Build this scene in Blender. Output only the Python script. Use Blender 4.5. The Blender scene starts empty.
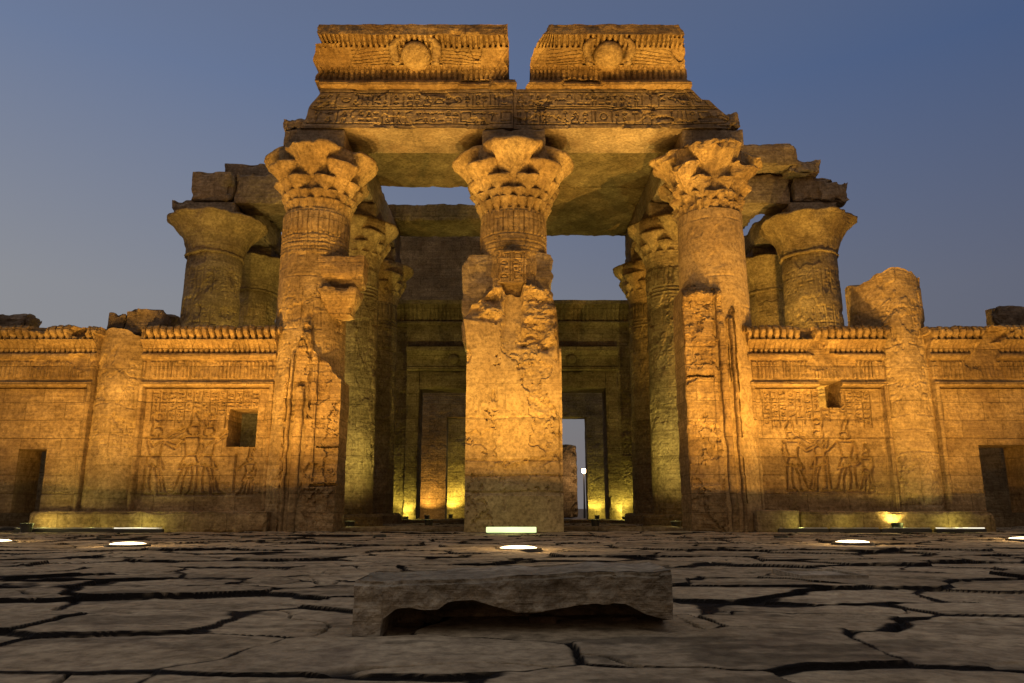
import bpy, math, random
import numpy as np
R = math.radians
sc = bpy.context.scene
col = sc.collection

# ------------------------------------------------------------------ camera, world, exposure
CAM_H, PITCH, F = 0.62, 12.4, 760.0
cam_d = bpy.data.cameras.new('camera'); cam = bpy.data.objects.new('camera', cam_d); col.objects.link(cam)
cam.location = (0, 0, CAM_H); cam.rotation_euler = (R(90 + PITCH), 0, 0)
cam_d.sensor_width = 36; cam_d.lens = F / 1024 * 36; cam_d.clip_start = 0.05; cam_d.clip_end = 5000
sc.camera = cam
sc.view_settings.view_transform = 'Standard'; sc.view_settings.look = 'None'
sc.view_settings.exposure = 0.0; sc.view_settings.gamma = 1.0

SUN_EL, SUN_ROT = 1.0, 180.0
world = bpy.data.worlds.new('World'); sc.world = world; world.use_nodes = True
wn = world.node_tree; wn.nodes.clear(); WL = wn.links
def wnode(t, **k):
    n = wn.nodes.new(t)
    for a, v in k.items(): setattr(n, a, v)
    return n
sky = wnode('ShaderNodeTexSky', sky_type='NISHITA', sun_disc=False)
sky.sun_elevation = R(SUN_EL); sky.sun_rotation = R(SUN_ROT); sky.air_density = 1.3; sky.dust_density = 1.5; sky.ozone_density = 4.0
tc = wnode('ShaderNodeTexCoord'); sp = wnode('ShaderNodeSeparateXYZ'); WL.new(tc.outputs['Generated'], sp.inputs[0])
def wramp(sock, stops):
    r = wnode('ShaderNodeValToRGB'); e = r.color_ramp.elements
    while len(e) < len(stops): e.new(.5)
    for k, (p, c_) in enumerate(stops): e[k].position = p; e[k].color = (*c_, 1)
    WL.new(sock, r.inputs[0]); return r.outputs[0]
def wmix(f, a, b_, mode='MIX'):
    k = wnode('ShaderNodeMix', data_type='RGBA', blend_type=mode)
    if isinstance(f, float): k.inputs[0].default_value = f
    else: WL.new(f, k.inputs[0])
    WL.new(a, k.inputs[6]); WL.new(b_, k.inputs[7]); return k.outputs[2]
# brighter dusk sky to the left (west), darker to the right, warm afterglow behind the photographer
west = wramp(sp.outputs[2], [(0, (.28, .262, .25)), (.25, (.255, .255, .268)), (.5, (.150, .190, .295)), (.72, (.12, .14, .21)), (1, (.52, .48, .47))])
east = wramp(sp.outputs[2], [(0, (.115, .108, .125)), (.25, (.108, .112, .150)), (.5, (.056, .088, .182)), (.72, (.09, .11, .17)), (1, (.52, .48, .47))])
mx_ = wnode('ShaderNodeMapRange'); mx_.inputs[1].default_value = -.6; mx_.inputs[2].default_value = .6; WL.new(sp.outputs[0], mx_.inputs[0])
front = wmix(mx_.outputs[0], west, east)
glow_ = wramp(sp.outputs[2], [(0, (.33, .18, .08)), (.3, (.20, .135, .09)), (1, (.52, .48, .45))])
my_ = wnode('ShaderNodeMapRange'); my_.inputs[1].default_value = .1; my_.inputs[2].default_value = -.7; WL.new(sp.outputs[1], my_.inputs[0])
grad = wmix(my_.outputs[0], front, glow_)
bg = wnode('ShaderNodeBackground'); bg.inputs[1].default_value = 1.0; WL.new(grad, bg.inputs[0])
bg2 = wnode('ShaderNodeBackground'); bg2.inputs[1].default_value = .05; WL.new(sky.outputs[0], bg2.inputs[0])
ad = wnode('ShaderNodeAddShader'); WL.new(bg.outputs[0], ad.inputs[0]); WL.new(bg2.outputs[0], ad.inputs[1])
wo = wnode('ShaderNodeOutputWorld'); WL.new(ad.outputs[0], wo.inputs[0])
# last of the dusk light, from low behind the left of the photographer
sd = bpy.data.lights.new('dusk_sun', 'SUN'); sd.energy = 0.05; sd.angle = R(20); sd.color = (1, .86, .72)
so = bpy.data.objects.new('dusk_sun', sd); col.objects.link(so); so.rotation_euler = (R(60), 0, R(-40))

# ------------------------------------------------------------------ numpy noise
def _hash(ix, iy, iz, seed):
    h = (ix.astype(np.int64) * 374761393 + iy.astype(np.int64) * 668265263 + iz.astype(np.int64) * 2147483647 // 7 + seed * 1274126177) & 0xffffffff
    h = ((h ^ (h >> 13)) * 1274126177) & 0xffffffff
    h = ((h ^ (h >> 16)) * 2246822519) & 0xffffffff
    return ((h ^ (h >> 15)) & 0xffffff) / float(0xffffff)
def vnoise(x, y, z, seed=0):
    x, y, z = np.broadcast_arrays(x, y, z)
    ix, iy, iz = np.floor(x), np.floor(y), np.floor(z)
    fx, fy, fz = x - ix, y - iy, z - iz
    fx, fy, fz = [f * f * f * (f * (f * 6 - 15) + 10) for f in (fx, fy, fz)]
    r = 0
    for a in (0, 1):
        wx = fx if a else 1 - fx
        for b in (0, 1):
            wy = fy if b else 1 - fy
            for c in (0, 1):
                wz = fz if c else 1 - fz
                r = r + wx * wy * wz * _hash(ix + a, iy + b, iz + c, seed)
    return r * 2 - 1
def fbm(x, y, z, seed=0, octv=3, gain=.5):
    r, a, s = 0, 1.0, 1.0
    for i in range(octv):
        r = r + a * vnoise(x * s + 17.3 * i, y * s + 5.1 * i, z * s - 9.7 * i, seed + i); a *= gain; s *= 2.03
    return r
def sstep(a, b, x):
    t = np.clip((x - a) / (b - a), 0, 1); return t * t * (3 - 2 * t)

# ------------------------------------------------------------------ mesh patches
class Mesh:
    """collects grid patches [nu, nv, 3] and links them as one object"""
    def __init__(s): s.V = []; s.Fc = []; s.n = 0; s.att = []
    def patch(s, P, mask=None, wrap=False, att=None):
        P = np.asarray(P, float); nu, nv = P.shape[:2]
        idx = np.arange(nu * nv).reshape(nu, nv) + s.n
        if wrap: idx = np.vstack([idx, idx[:1]])
        q = np.stack([idx[:-1, :-1], idx[1:, :-1], idx[1:, 1:], idx[:-1, 1:]], -1)
        if mask is not None: q = q[mask]
        s.Fc.append(q.reshape(-1, 4)); s.V.append(P.reshape(-1, 3)); s.n += nu * nv
        s.att.append(np.zeros(nu * nv) if att is None else np.asarray(att).reshape(-1))
    def verts(s): return np.concatenate(s.V)
    def rough(s, amp=.02, scale=3.0, seed=0, octv=3, iso=True, fn=None):
        V = s.verts(); a = amp if fn is None else amp * fn(V)[:, None]
        D = np.stack([fbm(V[:, 0] * scale, V[:, 1] * scale, V[:, 2] * scale, seed + k * 31, octv) for k in range(3)], -1)
        s.V = [V + D * a]; return s
    def build(s, name, m, parent=None, smooth=False):
        V = s.verts(); Fc = np.concatenate(s.Fc)
        off = np.zeros(3)
        if parent is not None:
            p = parent
            while p is not None: off = off + np.array(p.location); p = p.parent
        me = bpy.data.meshes.new(name)
        me.vertices.add(len(V)); me.vertices.foreach_set('co', (V - off).astype(np.float32).ravel())
        me.loops.add(len(Fc) * 4); me.loops.foreach_set('vertex_index', Fc.astype(np.int32).ravel())
        me.polygons.add(len(Fc)); me.polygons.foreach_set('loop_start', np.arange(0, len(Fc) * 4, 4, dtype=np.int32))
        me.polygons.foreach_set('loop_total', np.full(len(Fc), 4, np.int32))
        me.update(calc_edges=True); me.validate()
        A = np.concatenate(s.att)
        if A.any():
            at = me.attributes.new('dirt', 'FLOAT', 'POINT')
            if len(A) == len(me.vertices): at.data.foreach_set('value', A.astype(np.float32))
        me.materials.append(m)
        me.polygons.foreach_set('use_smooth', np.full(len(me.polygons), smooth))
        o = bpy.data.objects.new(name, me); col.objects.link(o)
        if parent is not None: o.parent = parent
        return o

def terr(n, k=5):
    f = n * k; fl = np.floor(f); return (fl + sstep(.75, 1, f - fl)) / k
def lin(a, b, res): return np.linspace(a, b, max(2, int(math.ceil(abs(b - a) / res)) + 1))
def slab(M, xs, zs, yf, yb, warp=None, mask=None, nd=4, yres=None):
    """solid between a relief front y=yf(X,Z) and a flat back yb, holes by mask, sides subdivided; warp(X,Z)->X,Z bends the outline"""
    X, Z = np.meshgrid(xs, zs, indexing='ij')
    Y = yf(X, Z) if callable(yf) else np.full_like(X, yf)
    X2, Z2 = warp(X, Z) if warp else (X, Z)
    Fp = np.stack([X2, Y, Z2], -1); Bp = np.stack([X2, np.full_like(X, yb), Z2], -1)
    if mask is None: mask = np.ones((len(xs) - 1, len(zs) - 1), bool)
    M.patch(Fp, mask); M.patch(Bp[:, ::-1], mask[:, ::-1])
    pm = np.pad(mask, 1)
    def strip(a, b):
        t = np.linspace(0, 1, nd + 1)[:, None, None]
        M.patch(a[None] * (1 - t) + b[None] * t)
    # outer borders as long strips when whole
    for arrF, arrB, m in ((Fp[:, 0], Bp[:, 0], mask[:, 0]), (Fp[:, -1], Bp[:, -1], mask[:, -1]), (Fp[0], Bp[0], mask[0]), (Fp[-1], Bp[-1], mask[-1])):
        t = np.linspace(0, 1, nd + 1)[:, None, None]
        M.patch(arrF[None] * (1 - t) + arrB[None] * t, np.repeat(m[None], nd, 0))
    if not mask.all():
        du = pm[1:, 1:-1] != pm[:-1, 1:-1]
        for i in range(1, mask.shape[0]):
            w = du[i - 1 + 0] if False else (mask[i] != mask[i - 1])
            if w.any():
                t = np.linspace(0, 1, nd + 1)[:, None, None]
                M.patch(Fp[i][None] * (1 - t) + Bp[i][None] * t, np.repeat(w[None], nd, 0))
        for j in range(1, mask.shape[1]):
            w = mask[:, j] != mask[:, j - 1]
            if w.any():
                t = np.linspace(0, 1, nd + 1)[:, None, None]
                M.patch(Fp[:, j][None] * (1 - t) + Bp[:, j][None] * t, np.repeat(w[None], nd, 0))
def box(M, x0, x1, y0, y1, z0, z1, res=.15, chip=.0, seed=1, round_=0.0):
    """six subdivided faces, edges worn by noise"""
    def gx(): return lin(x0, x1, res)
    xs, ys, zs = lin(x0, x1, res), lin(y0, y1, res), lin(z0, z1, res)
    out = []
    for ax, val in ((0, x0), (0, x1), (1, y0), (1, y1), (2, z0), (2, z1)):
        if ax == 0: B, C_ = np.meshgrid(ys, zs, indexing='ij'); P = np.stack([np.full_like(B, val), B, C_], -1)
        elif ax == 1: B, C_ = np.meshgrid(xs, zs, indexing='ij'); P = np.stack([B, np.full_like(B, val), C_], -1)
        else: B, C_ = np.meshgrid(xs, ys, indexing='ij'); P = np.stack([B, C_, np.full_like(B, val)], -1)
        out.append(P)
    if chip > 0:
        lo = np.array([x0, y0, z0]); hi = np.array([x1, y1, z1]); c = (lo + hi) / 2
        for P in out:
            d = np.minimum(P - lo, hi - P)           # distance to each pair of faces
            ds = np.sort(d, -1); e = ds[..., 1]      # distance to nearest edge
            n = fbm(P[..., 0] * 2.2, P[..., 1] * 2.2, P[..., 2] * 2.2, seed, 3)
            amt = chip * (.35 + np.clip(n + .1, 0, 1.2) * 1.6) * np.exp(-e / (chip * 1.2))
            near = np.exp(-d / (chip * 1.0))
            dirn = -np.sign(P - c) * near
            P += dirn * amt[..., None] * .8
    for P in out: M.patch(P)
def lathe(M, cx, cy, prof, rfun=None, nth=48, cap=True, ph0=0, a0=0, a1=2 * math.pi):
    """prof rows of (r, z); rfun(th, r, z) -> r, z"""
    pr = np.array(prof, float); full = abs(a1 - a0 - 2 * math.pi) < 1e-6
    th = np.linspace(a0, a1, nth, endpoint=not full)
    TH, RR = np.meshgrid(th, pr[:, 0], indexing='ij'); ZZ = np.broadcast_to(pr[:, 1], TH.shape).copy()
    if rfun: RR, ZZ = rfun(TH, RR, ZZ)
    P = np.stack([cx + RR * np.cos(TH), cy + RR * np.sin(TH), ZZ], -1)
    M.patch(P, wrap=full)
    if cap:
        ts = np.linspace(1, 0.0, 6)
        for k in (0, -1):
            ring = P[:, k]; c = ring.mean(0)
            cp = c + (ring[:, None] - c) * ts[None, :, None]
            M.patch(cp, wrap=full)

# ------------------------------------------------------------------ carved relief maps
class Relief:
    def __init__(s, x0, x1, z0, z1, res=.025):
        s.x0, s.z0, s.res = x0, z0, res
        pass; s.nx = int((x1 - x0) / res) + 2; s.nz = int((z1 - z0) / res) + 2
        s.H = np.zeros((s.nx, s.nz))
    def line(s, pts, w=.02, d=.03):
        for (ax, az), (bx, bz) in zip(pts[:-1], pts[1:]):
            m = w * 2 + s.res
            i0 = max(0, int((min(ax, bx) - m - s.x0) / s.res)); i1 = min(s.nx, int((max(ax, bx) + m - s.x0) / s.res) + 2)
            j0 = max(0, int((min(az, bz) - m - s.z0) / s.res)); j1 = min(s.nz, int((max(az, bz) + m - s.z0) / s.res) + 2)
            if i1 <= i0 or j1 <= j0: continue
            X = s.x0 + np.arange(i0, i1)[:, None] * s.res; Z = s.z0 + np.arange(j0, j1)[None] * s.res
            dx, dz = bx - ax, bz - az; L = dx * dx + dz * dz + 1e-9
            t = np.clip(((X - ax) * dx + (Z - az) * dz) / L, 0, 1)
            D = np.hypot(X - ax - t * dx, Z - az - t * dz)
            v = d * (1 - sstep(w * .6, w * 1.6, D))
            s.H[i0:i1, j0:j1] = np.maximum(s.H[i0:i1, j0:j1], v)
    def __call__(s, X, Z):
        u = np.clip((X - s.x0) / s.res, 0, s.nx - 1.001); v = np.clip((Z - s.z0) / s.res, 0, s.nz - 1.001)
        i = u.astype(int); j = v.astype(int); fu = u - i; fv = v - j; H = s.H
        r = H[i, j] * (1 - fu) * (1 - fv) + H[i + 1, j] * fu * (1 - fv) + H[i, j + 1] * (1 - fu) * fv + H[i + 1, j + 1] * fu * fv
        ins = (X >= s.x0) & (X <= s.x0 + s.nx * s.res) & (Z >= s.z0) & (Z <= s.z0 + s.nz * s.res)
        return r * ins
def arc(cx, cz, r, a0=0, a1=360, n=9, sz=1):
    return [(cx + r * math.cos(R(a)), cz + sz * r * math.sin(R(a))) for a in np.linspace(a0, a1, n)]
GL = [
    [arc(.5, .5, .3)],                                                               # sun
    [arc(.5, .5, .4), arc(.5, .5, .12, n=6)],
    [[(.05, .4), (.2, .6), (.35, .4), (.5, .6), (.65, .4), (.8, .6), (.95, .4)]],     # water
    [[(.4, 0), (.4, .6), (.3, .9), (.5, 1), (.5, .6), (.4, .5)]],                     # reed
    [[(.5, 0), (.5, .55)], [(.2, .5), (.8, .5)], arc(.5, .78, .2, sz=1.1)],            # ankh
    [[(.1, .2), (.2, .5), (.3, .8), (.45, .95), (.55, .85), (.45, .75), (.6, .5), (.9, .2), (.6, .25), (.5, .3), (.5, 0), (.65, 0)], [(.1, .2), (.45, .3)]],  # bird
    [[(.15, .15), (.3, .75), (.45, .95), (.6, .8), (.5, .65), (.7, .35), (.95, .05)], [(.4, .25), (.4, 0), (.55, 0)], [(.3, .4), (.7, .3)]],
    [arc(.5, .2, .4, 0, 180), [(.1, .2), (.9, .2)]],                                  # loaf
    [[(.05, .5), (.5, .7), (.95, .5), (.5, .3), (.05, .5)]],                          # mouth
    [arc(.5, .6, .35, 180, 360), [(.15, .6), (.85, .6)]],                             # basket
    [[(.2, 0), (.2, .9), (.7, 1), (.2, .8)]],                                         # cloth
    [[(.2, 0), (.35, .35), (.3, .6), (.5, .9), (.65, .75), (.5, .6), (.6, .35), (.85, .3), (.85, 0), (.2, 0)], [(.5, .5), (.8, .6)]],  # seated man
    [[(.1, .1), (.9, .1), (.9, .9), (.1, .9), (.1, .35)]],                            # house
    [[(.05, .3), (.25, .6), (.4, .3), (.6, .6), (.95, .55), (1, .7)]],                # viper
    [[(.1, .7), (.45, .8), (.9, .7)], arc(.5, .68, .14, n=6), [(.5, .55), (.4, .2)]], # eye
    [[(.5, 0), (.5, .7)], [(.3, .7), (.7, .7)], [(.3, .8), (.7, .8)], [(.3, .9), (.7, .9)]],  # djed
    [[(.1, .9), (.9, .9)], [(.25, .9), (.25, .1)], [(.75, .9), (.75, .1)]],
    [[(.1, .25), (.9, .25)], [(.1, .45), (.9, .45)]], [[(.3, .1), (.3, .8)], [(.5, .1), (.5, .8)], [(.7, .1), (.7, .8)]],
]
def glyph(rel, rng, x, z, s, w=.018, d=.03):
    g = rng.choice(GL); fl = rng.random() < .5
    for pl in g: rel.line([(x + (1 - p[0] if fl else p[0]) * s * .9, z + p[1] * s * .9) for p in pl], w, d)
def glyph_row(rel, x0, x1, z0, h, seed, w=.016, d=.03, rules=True):
    rng = random.Random(seed); x = x0
    if rules: rel.line([(x0, z0 - .03), (x1, z0 - .03)], w, d); rel.line([(x0, z0 + h + .03), (x1, z0 + h + .03)], w, d)
    while x < x1 - h * .5:
        k = rng.random()
        if k < .22: glyph(rel, rng, x, z0 + h * .04, h * .95, w, d); x += h * .9
        elif k < .85:
            glyph(rel, rng, x, z0, h * .48, w * .9, d); glyph(rel, rng, x, z0 + h * .5, h * .48, w * .9, d); x += h * .52
        else: rel.line([(x + .05, z0 + .03), (x + .05, z0 + h - .03)], w, d); x += .12
def glyph_col(rel, x, z0, z1, wd, seed, w=.016, d=.025, rules=True):
    rng = random.Random(seed); z = z1 - wd
    if rules: rel.line([(x - .03, z0), (x - .03, z1)], w * .8, d); rel.line([(x + wd + .03, z0), (x + wd + .03, z1)], w * .8, d)
    while z > z0:
        if rng.random() < .5: glyph(rel, rng, x, z, wd, w, d); z -= wd * 1.02
        else:
            glyph(rel, rng, x, z + wd * .45, wd * .5, w, d); glyph(rel, rng, x + wd * .5, z + wd * .45, wd * .5, w, d); z -= wd * .55
def figure(rel, x, z, h, flip, kind, w=.026, d=.035):
    """standing profile figure carved in outline"""
    f = -1 if flip else 1
    def L(pts, ww=w): rel.line([(x + f * px * h, z + pz * h) for px, pz in pts], ww, d)
    L([(-.13, 0), (.02, 0), (-.03, .05), (-.05, .22), (-.03, .40)]); L([(-.13, 0), (-.12, .22), (-.11, .42)])
    L([(.08, 0), (.26, 0), (.18, .05), (.12, .24), (.06, .40)]); L([(.08, 0), (.06, .22), (.0, .38)])
    if kind == 1: L([(-.11, .5), (-.12, .05)]); L([(.05, .5), (.12, .05)]); 
    L([(-.12, .40), (.14, .34), (.06, .52), (-.07, .52), (-.12, .40)])
    L([(-.07, .52), (-.13, .70), (-.14, .76), (.12, .76), (.08, .66), (.06, .52)])
    if kind == 0:
        L([(.12, .76), (.22, .66), (.36, .72), (.38, .76)]); L([(.10, .70), (.22, .60), (.37, .68), (.38, .76)])
        L([(-.14, .76), (-.17, .6), (-.12, .46)]); L([(-.11, .7), (-.12, .58), (-.09, .46)])
    elif kind == 1:
        L([(.12, .76), (.2, .84), (.36, .9)]); L([(.10, .71), (.22, .78), (.37, .86)])
        L([(-.14, .76), (-.05, .64), (.2, .82), (.3, .84)])
    else:
        L([(.12, .76), (.26, .62), (.34, .62)]); L([(.34, .98), (.34, .05)])
        L([(-.14, .76), (-.18, .6), (-.16, .44)])
    L([(-.03, .76), (-.04, .80), (-.08, .81), (-.07, .90), (.03, .91), (.07, .86), (.06, .82), (.02, .80), (.02, .76)])
    if kind == 0: L([(-.07, .9), (-.09, .97), (-.02, 1.08), (.0, 1.1), (.02, 1.02), (.03, .91)])
    elif kind == 1: L([(-.06, .9), (-.09, 1.05), (-.02, 1.0), (.06, 1.05), (.03, .91)]); L([(x_, z_) for x_, z_ in arc(-.01, 1.05, .05)])
    else: L([(-.06, .9), (-.05, 1.0), (-.1, 1.12)]); L([(.03, .91), (.02, 1.0), (.0, 1.15), (-.05, 1.0)])

# ------------------------------------------------------------------ materials
def stone(name, ca, cb, joint=(.9, .5), jdepth=.5, bump=.35, dark=(.16, .1, .055), stain=.6, strata=.35, joff=0.0, mottle=.45):
    m = bpy.data.materials.new(name); m.use_nodes = True; nt = m.node_tree; N = nt.nodes; Lk = nt.links
    b = N['Principled BSDF']; b.inputs['Roughness'].default_value = .93; b.inputs['Specular IOR Level'].default_value = .15
    g = N.new('ShaderNodeNewGeometry'); sx = N.new('ShaderNodeSeparateXYZ'); Lk.new(g.outputs['Position'], sx.inputs[0])
    def noise(scale, det=5, rough=.6, vec=None, dist=0):
        n = N.new('ShaderNodeTexNoise'); n.inputs['Scale'].default_value = scale; n.inputs['Detail'].default_value = det
        n.inputs['Roughness'].default_value = rough; n.inputs['Distortion'].default_value = dist
        Lk.new(vec or g.outputs['Position'], n.inputs['Vector']); return n
    def math_(op, a, bb, clamp=False):
        k = N.new('ShaderNodeMath'); k.operation = op; k.use_clamp = clamp
        for i, v in enumerate((a, bb)):
            if hasattr(v, 'default_value') or hasattr(v, 'is_linked'): Lk.new(v, k.inputs[i])
            else: k.inputs[i].default_value = v
        return k.outputs[0]
    def ramp(f, p0, c0, p1, c1):
        r = N.new('ShaderNodeValToRGB'); r.color_ramp.elements[0].position = p0; r.color_ramp.elements[1].position = p1
        r.color_ramp.elements[0].color = (*c0, 1); r.color_ramp.elements[1].color = (*c1, 1); Lk.new(f, r.inputs[0]); return r.outputs[0]
    def mix(f, a, bb, mode='MIX'):
        k = N.new('ShaderNodeMix'); k.data_type = 'RGBA'; k.blend_type = mode
        if hasattr(f, 'is_linked'): Lk.new(f, k.inputs[0])
        else: k.inputs[0].default_value = f
        for i, v in ((6, a), (7, bb)):
            if hasattr(v, 'is_linked'): Lk.new(v, k.inputs[i])
            else: k.inputs[i].default_value = (*v, 1)
        return k.outputs[2]
    base = ramp(noise(.55, 6, .65, dist=.6).outputs[0], .36, ca, .66, cb)
    # bedding lines of the sandstone
    mp = N.new('ShaderNodeMapping'); mp.inputs['Scale'].default_value = (.5, .5, 9.0); Lk.new(g.outputs['Position'], mp.inputs[0])
    bed = noise(1.3, 5, .7, mp.outputs[0], .4)
    base = mix(strata, base, ramp(bed.outputs[0], .35, (.30, .25, .21), .62, (1.2, 1.18, 1.15)), 'MULTIPLY')
    fine = noise(11, 6, .7)
    base = mix(.75, base, ramp(fine.outputs[0], .3, (.30, .27, .24), .60, (1.2, 1.2, 1.2)), 'MULTIPLY')
    mott = noise(2.6, 6, .75, dist=.8)
    base = mix(mottle, base, ramp(mott.outputs[0], .36, (.34, .29, .25), .60, (1.15, 1.13, 1.1)), 'MULTIPLY')
    # blocks: each a slightly different tone, thin open joints
    uv = N.new('ShaderNodeCombineXYZ'); Lk.new(math_('ADD', sx.outputs[0], math_('MULTIPLY', sx.outputs[1], .83)), uv.inputs[0])
    Lk.new(math_('ADD', sx.outputs[2], joff), uv.inputs[1])
    wob = N.new('ShaderNodeVectorMath'); wob.operation = 'MULTIPLY_ADD'; wn_ = noise(1.7, 3, .5)
    Lk.new(wn_.outputs['Color'], wob.inputs[0]); wob.inputs[1].default_value = (.05, .035, 0); Lk.new(uv.outputs[0], wob.inputs[2])
    br = N.new('ShaderNodeTexBrick'); Lk.new(wob.outputs[0], br.inputs['Vector']); br.inputs['Scale'].default_value = 1
    br.inputs['Brick Width'].default_value = joint[0]; br.inputs['Row Height'].default_value = joint[1]; br.offset = .43
    br.inputs['Mortar Size'].default_value = .012; br.inputs['Mortar Smooth'].default_value = .3
    br.inputs['Color1'].default_value = (.58, .56, .54, 1); br.inputs['Color2'].default_value = (1.2, 1.2, 1.2, 1); br.inputs['Mortar'].default_value = (.22, .18, .15, 1)
    base = mix(.75 * jdepth, base, br.outputs[0], 'MULTIPLY')
    st = noise(.9, 7, .72, dist=1.2)
    base = mix(math_('MULTIPLY', ramp(st.outputs[0], .51, (0, 0, 0), .68, (1, 1, 1)), stain), base, dark)
    Lk.new(base, b.inputs['Base Color'])
    pit = N.new('ShaderNodeTexVoronoi'); pit.inputs['Scale'].default_value = 9; Lk.new(g.outputs['Position'], pit.inputs['Vector'])
    h = math_('ADD', math_('MULTIPLY', fine.outputs[0], .5), math_('MULTIPLY', bed.outputs[0], .9))
    h = math_('ADD', h, math_('MULTIPLY', ramp(pit.outputs[0], .0, (0, 0, 0), .28, (1, 1, 1)), .25))
    h = math_('SUBTRACT', h, math_('MULTIPLY', br.outputs['Fac'], 1.1 * jdepth))
    h = math_('ADD', h, math_('MULTIPLY', noise(3.2, 8, .7).outputs[0], 1.6))
    bp = N.new('ShaderNodeBump'); bp.inputs['Strength'].default_value = bump; bp.inputs['Distance'].default_value = .13; Lk.new(h, bp.inputs['Height'])
    Lk.new(bp.outputs[0], b.inputs['Normal'])
    return m
def plain(name, c, rough=.5, metal=0, emit=None, es=0):
    m = bpy.data.materials.new(name); m.use_nodes = True; N = m.node_tree.nodes; b = N['Principled BSDF']
    n = N.new('ShaderNodeTexNoise'); n.inputs['Scale'].default_value = 14; n.inputs['Detail'].default_value = 5
    r = N.new('ShaderNodeValToRGB'); r.color_ramp.elements[0].color = (*[v * .6 for v in c], 1); r.color_ramp.elements[1].color = (*[min(1, v * 1.3) for v in c], 1)
    m.node_tree.links.new(n.outputs[0], r.inputs[0]); m.node_tree.links.new(r.outputs[0], b.inputs['Base Color'])
    b.inputs['Roughness'].default_value = rough; b.inputs['Metallic'].default_value = metal
    if emit: b.inputs['Emission Color'].default_value = (*emit, 1); b.inputs['Emission Strength'].default_value = es
    return m
M_wall = stone('carved_sandstone', (.25, .165, .075), (.45, .325, .165), (1.15, .52), .7, .5)
M_col = stone('column_sandstone', (.25, .175, .085), (.46, .34, .18), (2.9, .92), .5, .38, strata=.3)
M_cap = stone('capital_sandstone', (.25, .17, .08), (.47, .345, .18), (1.6, .95), .25, .5, stain=.5, strata=.2)
M_pier = stone('smooth_sandstone', (.36, .25, .12), (.47, .345, .175), (2.9, 1.02), .35, .07, stain=.2, strata=.18, mottle=.35)
M_beam = stone('lintel_sandstone', (.20, .155, .105), (.36, .285, .195), (3.1, 1.35), .35, .4, stain=.4)
M_in = stone('dimmed_inner_sandstone', (.18, .135, .07), (.33, .255, .14), (1.25, .62), .7, .5, stain=.5)  # inner stone and roof slabs: dimmer light put into a darker base colour
M_rock = stone('dark_rubble', (.13, .10, .07), (.26, .20, .14), (3.5, 2.3), .1, .6)
M_foot = stone('worn_block_stone', (.27, .24, .17), (.56, .50, .38), (3.3, 2.2), .0, .6, mottle=.5, dark=(.07, .06, .045), stain=.55, strata=.45)
M_metal = plain('dark_fixture_metal', (.05, .05, .045), .5, .6)
M_tube = plain('unlit_tube_glass', (.35, .36, .33), .25)
def glow(name, c, s): return plain(name, (.5, .5, .5), .4, 0, c, s)
G_green = glow('green_white_tube_glow', (.78, 1, .42), 1.25)
G_warm = glow('warm_lamp_glow', (1, .78, .42), 7.0)
G_white = glow('white_tube_glow', (1, .93, .74), 1.1)
G_yg = glow('yellow_green_lamp_glow', (1, .93, .3), 8.0)

# paving material, joints filled with dark soil
def paving():
    m = stone('paving_stone', (.36, .285, .175), (.50, .405, .26), (9, 7), .0, .45, dark=(.15, .11, .08), stain=.45, strata=.0, mottle=.3)
    nt = m.node_tree; N = nt.nodes; Lk = nt.links; b = N['Principled BSDF']
    src = b.inputs['Base Color'].links[0].from_socket
    a = N.new('ShaderNodeAttribute'); a.attribute_name = 'dirt'
    k = N.new('ShaderNodeMix'); k.data_type = 'RGBA'; Lk.new(a.outputs['Fac'], k.inputs[0]); Lk.new(src, k.inputs[6]); k.inputs[7].default_value = (.010, .008, .006, 1)
    Lk.new(k.outputs[2], b.inputs['Base Color']); b.inputs['Roughness'].default_value = .9; b.inputs['Specular IOR Level'].default_value = .12
    return m
M_pave = paving()
M_sand = stone('sandy_ground', (.20, .16, .12), (.30, .25, .19), (9, 7), 0, .4)

# ------------------------------------------------------------------ object helpers
def thing(name, label, cat, loc, group=None):
    o = bpy.data.objects.new(name, None); o.empty_display_size = .3; col.objects.link(o); o.location = loc
    o['label'] = label; o['category'] = cat
    if group: o['group'] = group
    return o
def tag(o, label, cat, group=None):
    o['label'] = label; o['category'] = cat
    if group: o['group'] = group
    return o
def struct(o): o['kind'] = 'structure'; return o

# ================================================================== SETTING
M = Mesh()
xs = np.concatenate([-np.geomspace(1200, 3, 26), np.geomspace(3, 1200, 26)]); ys = np.concatenate([[-300, -60, -10], np.geomspace(3, 2500, 40)])
X, Y = np.meshgrid(xs, ys, indexing='ij'); M.patch(np.stack([X, Y, np.full_like(X, -.16) + .0 * X], -1))
struct(M.build('ground', M_sand))

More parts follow.
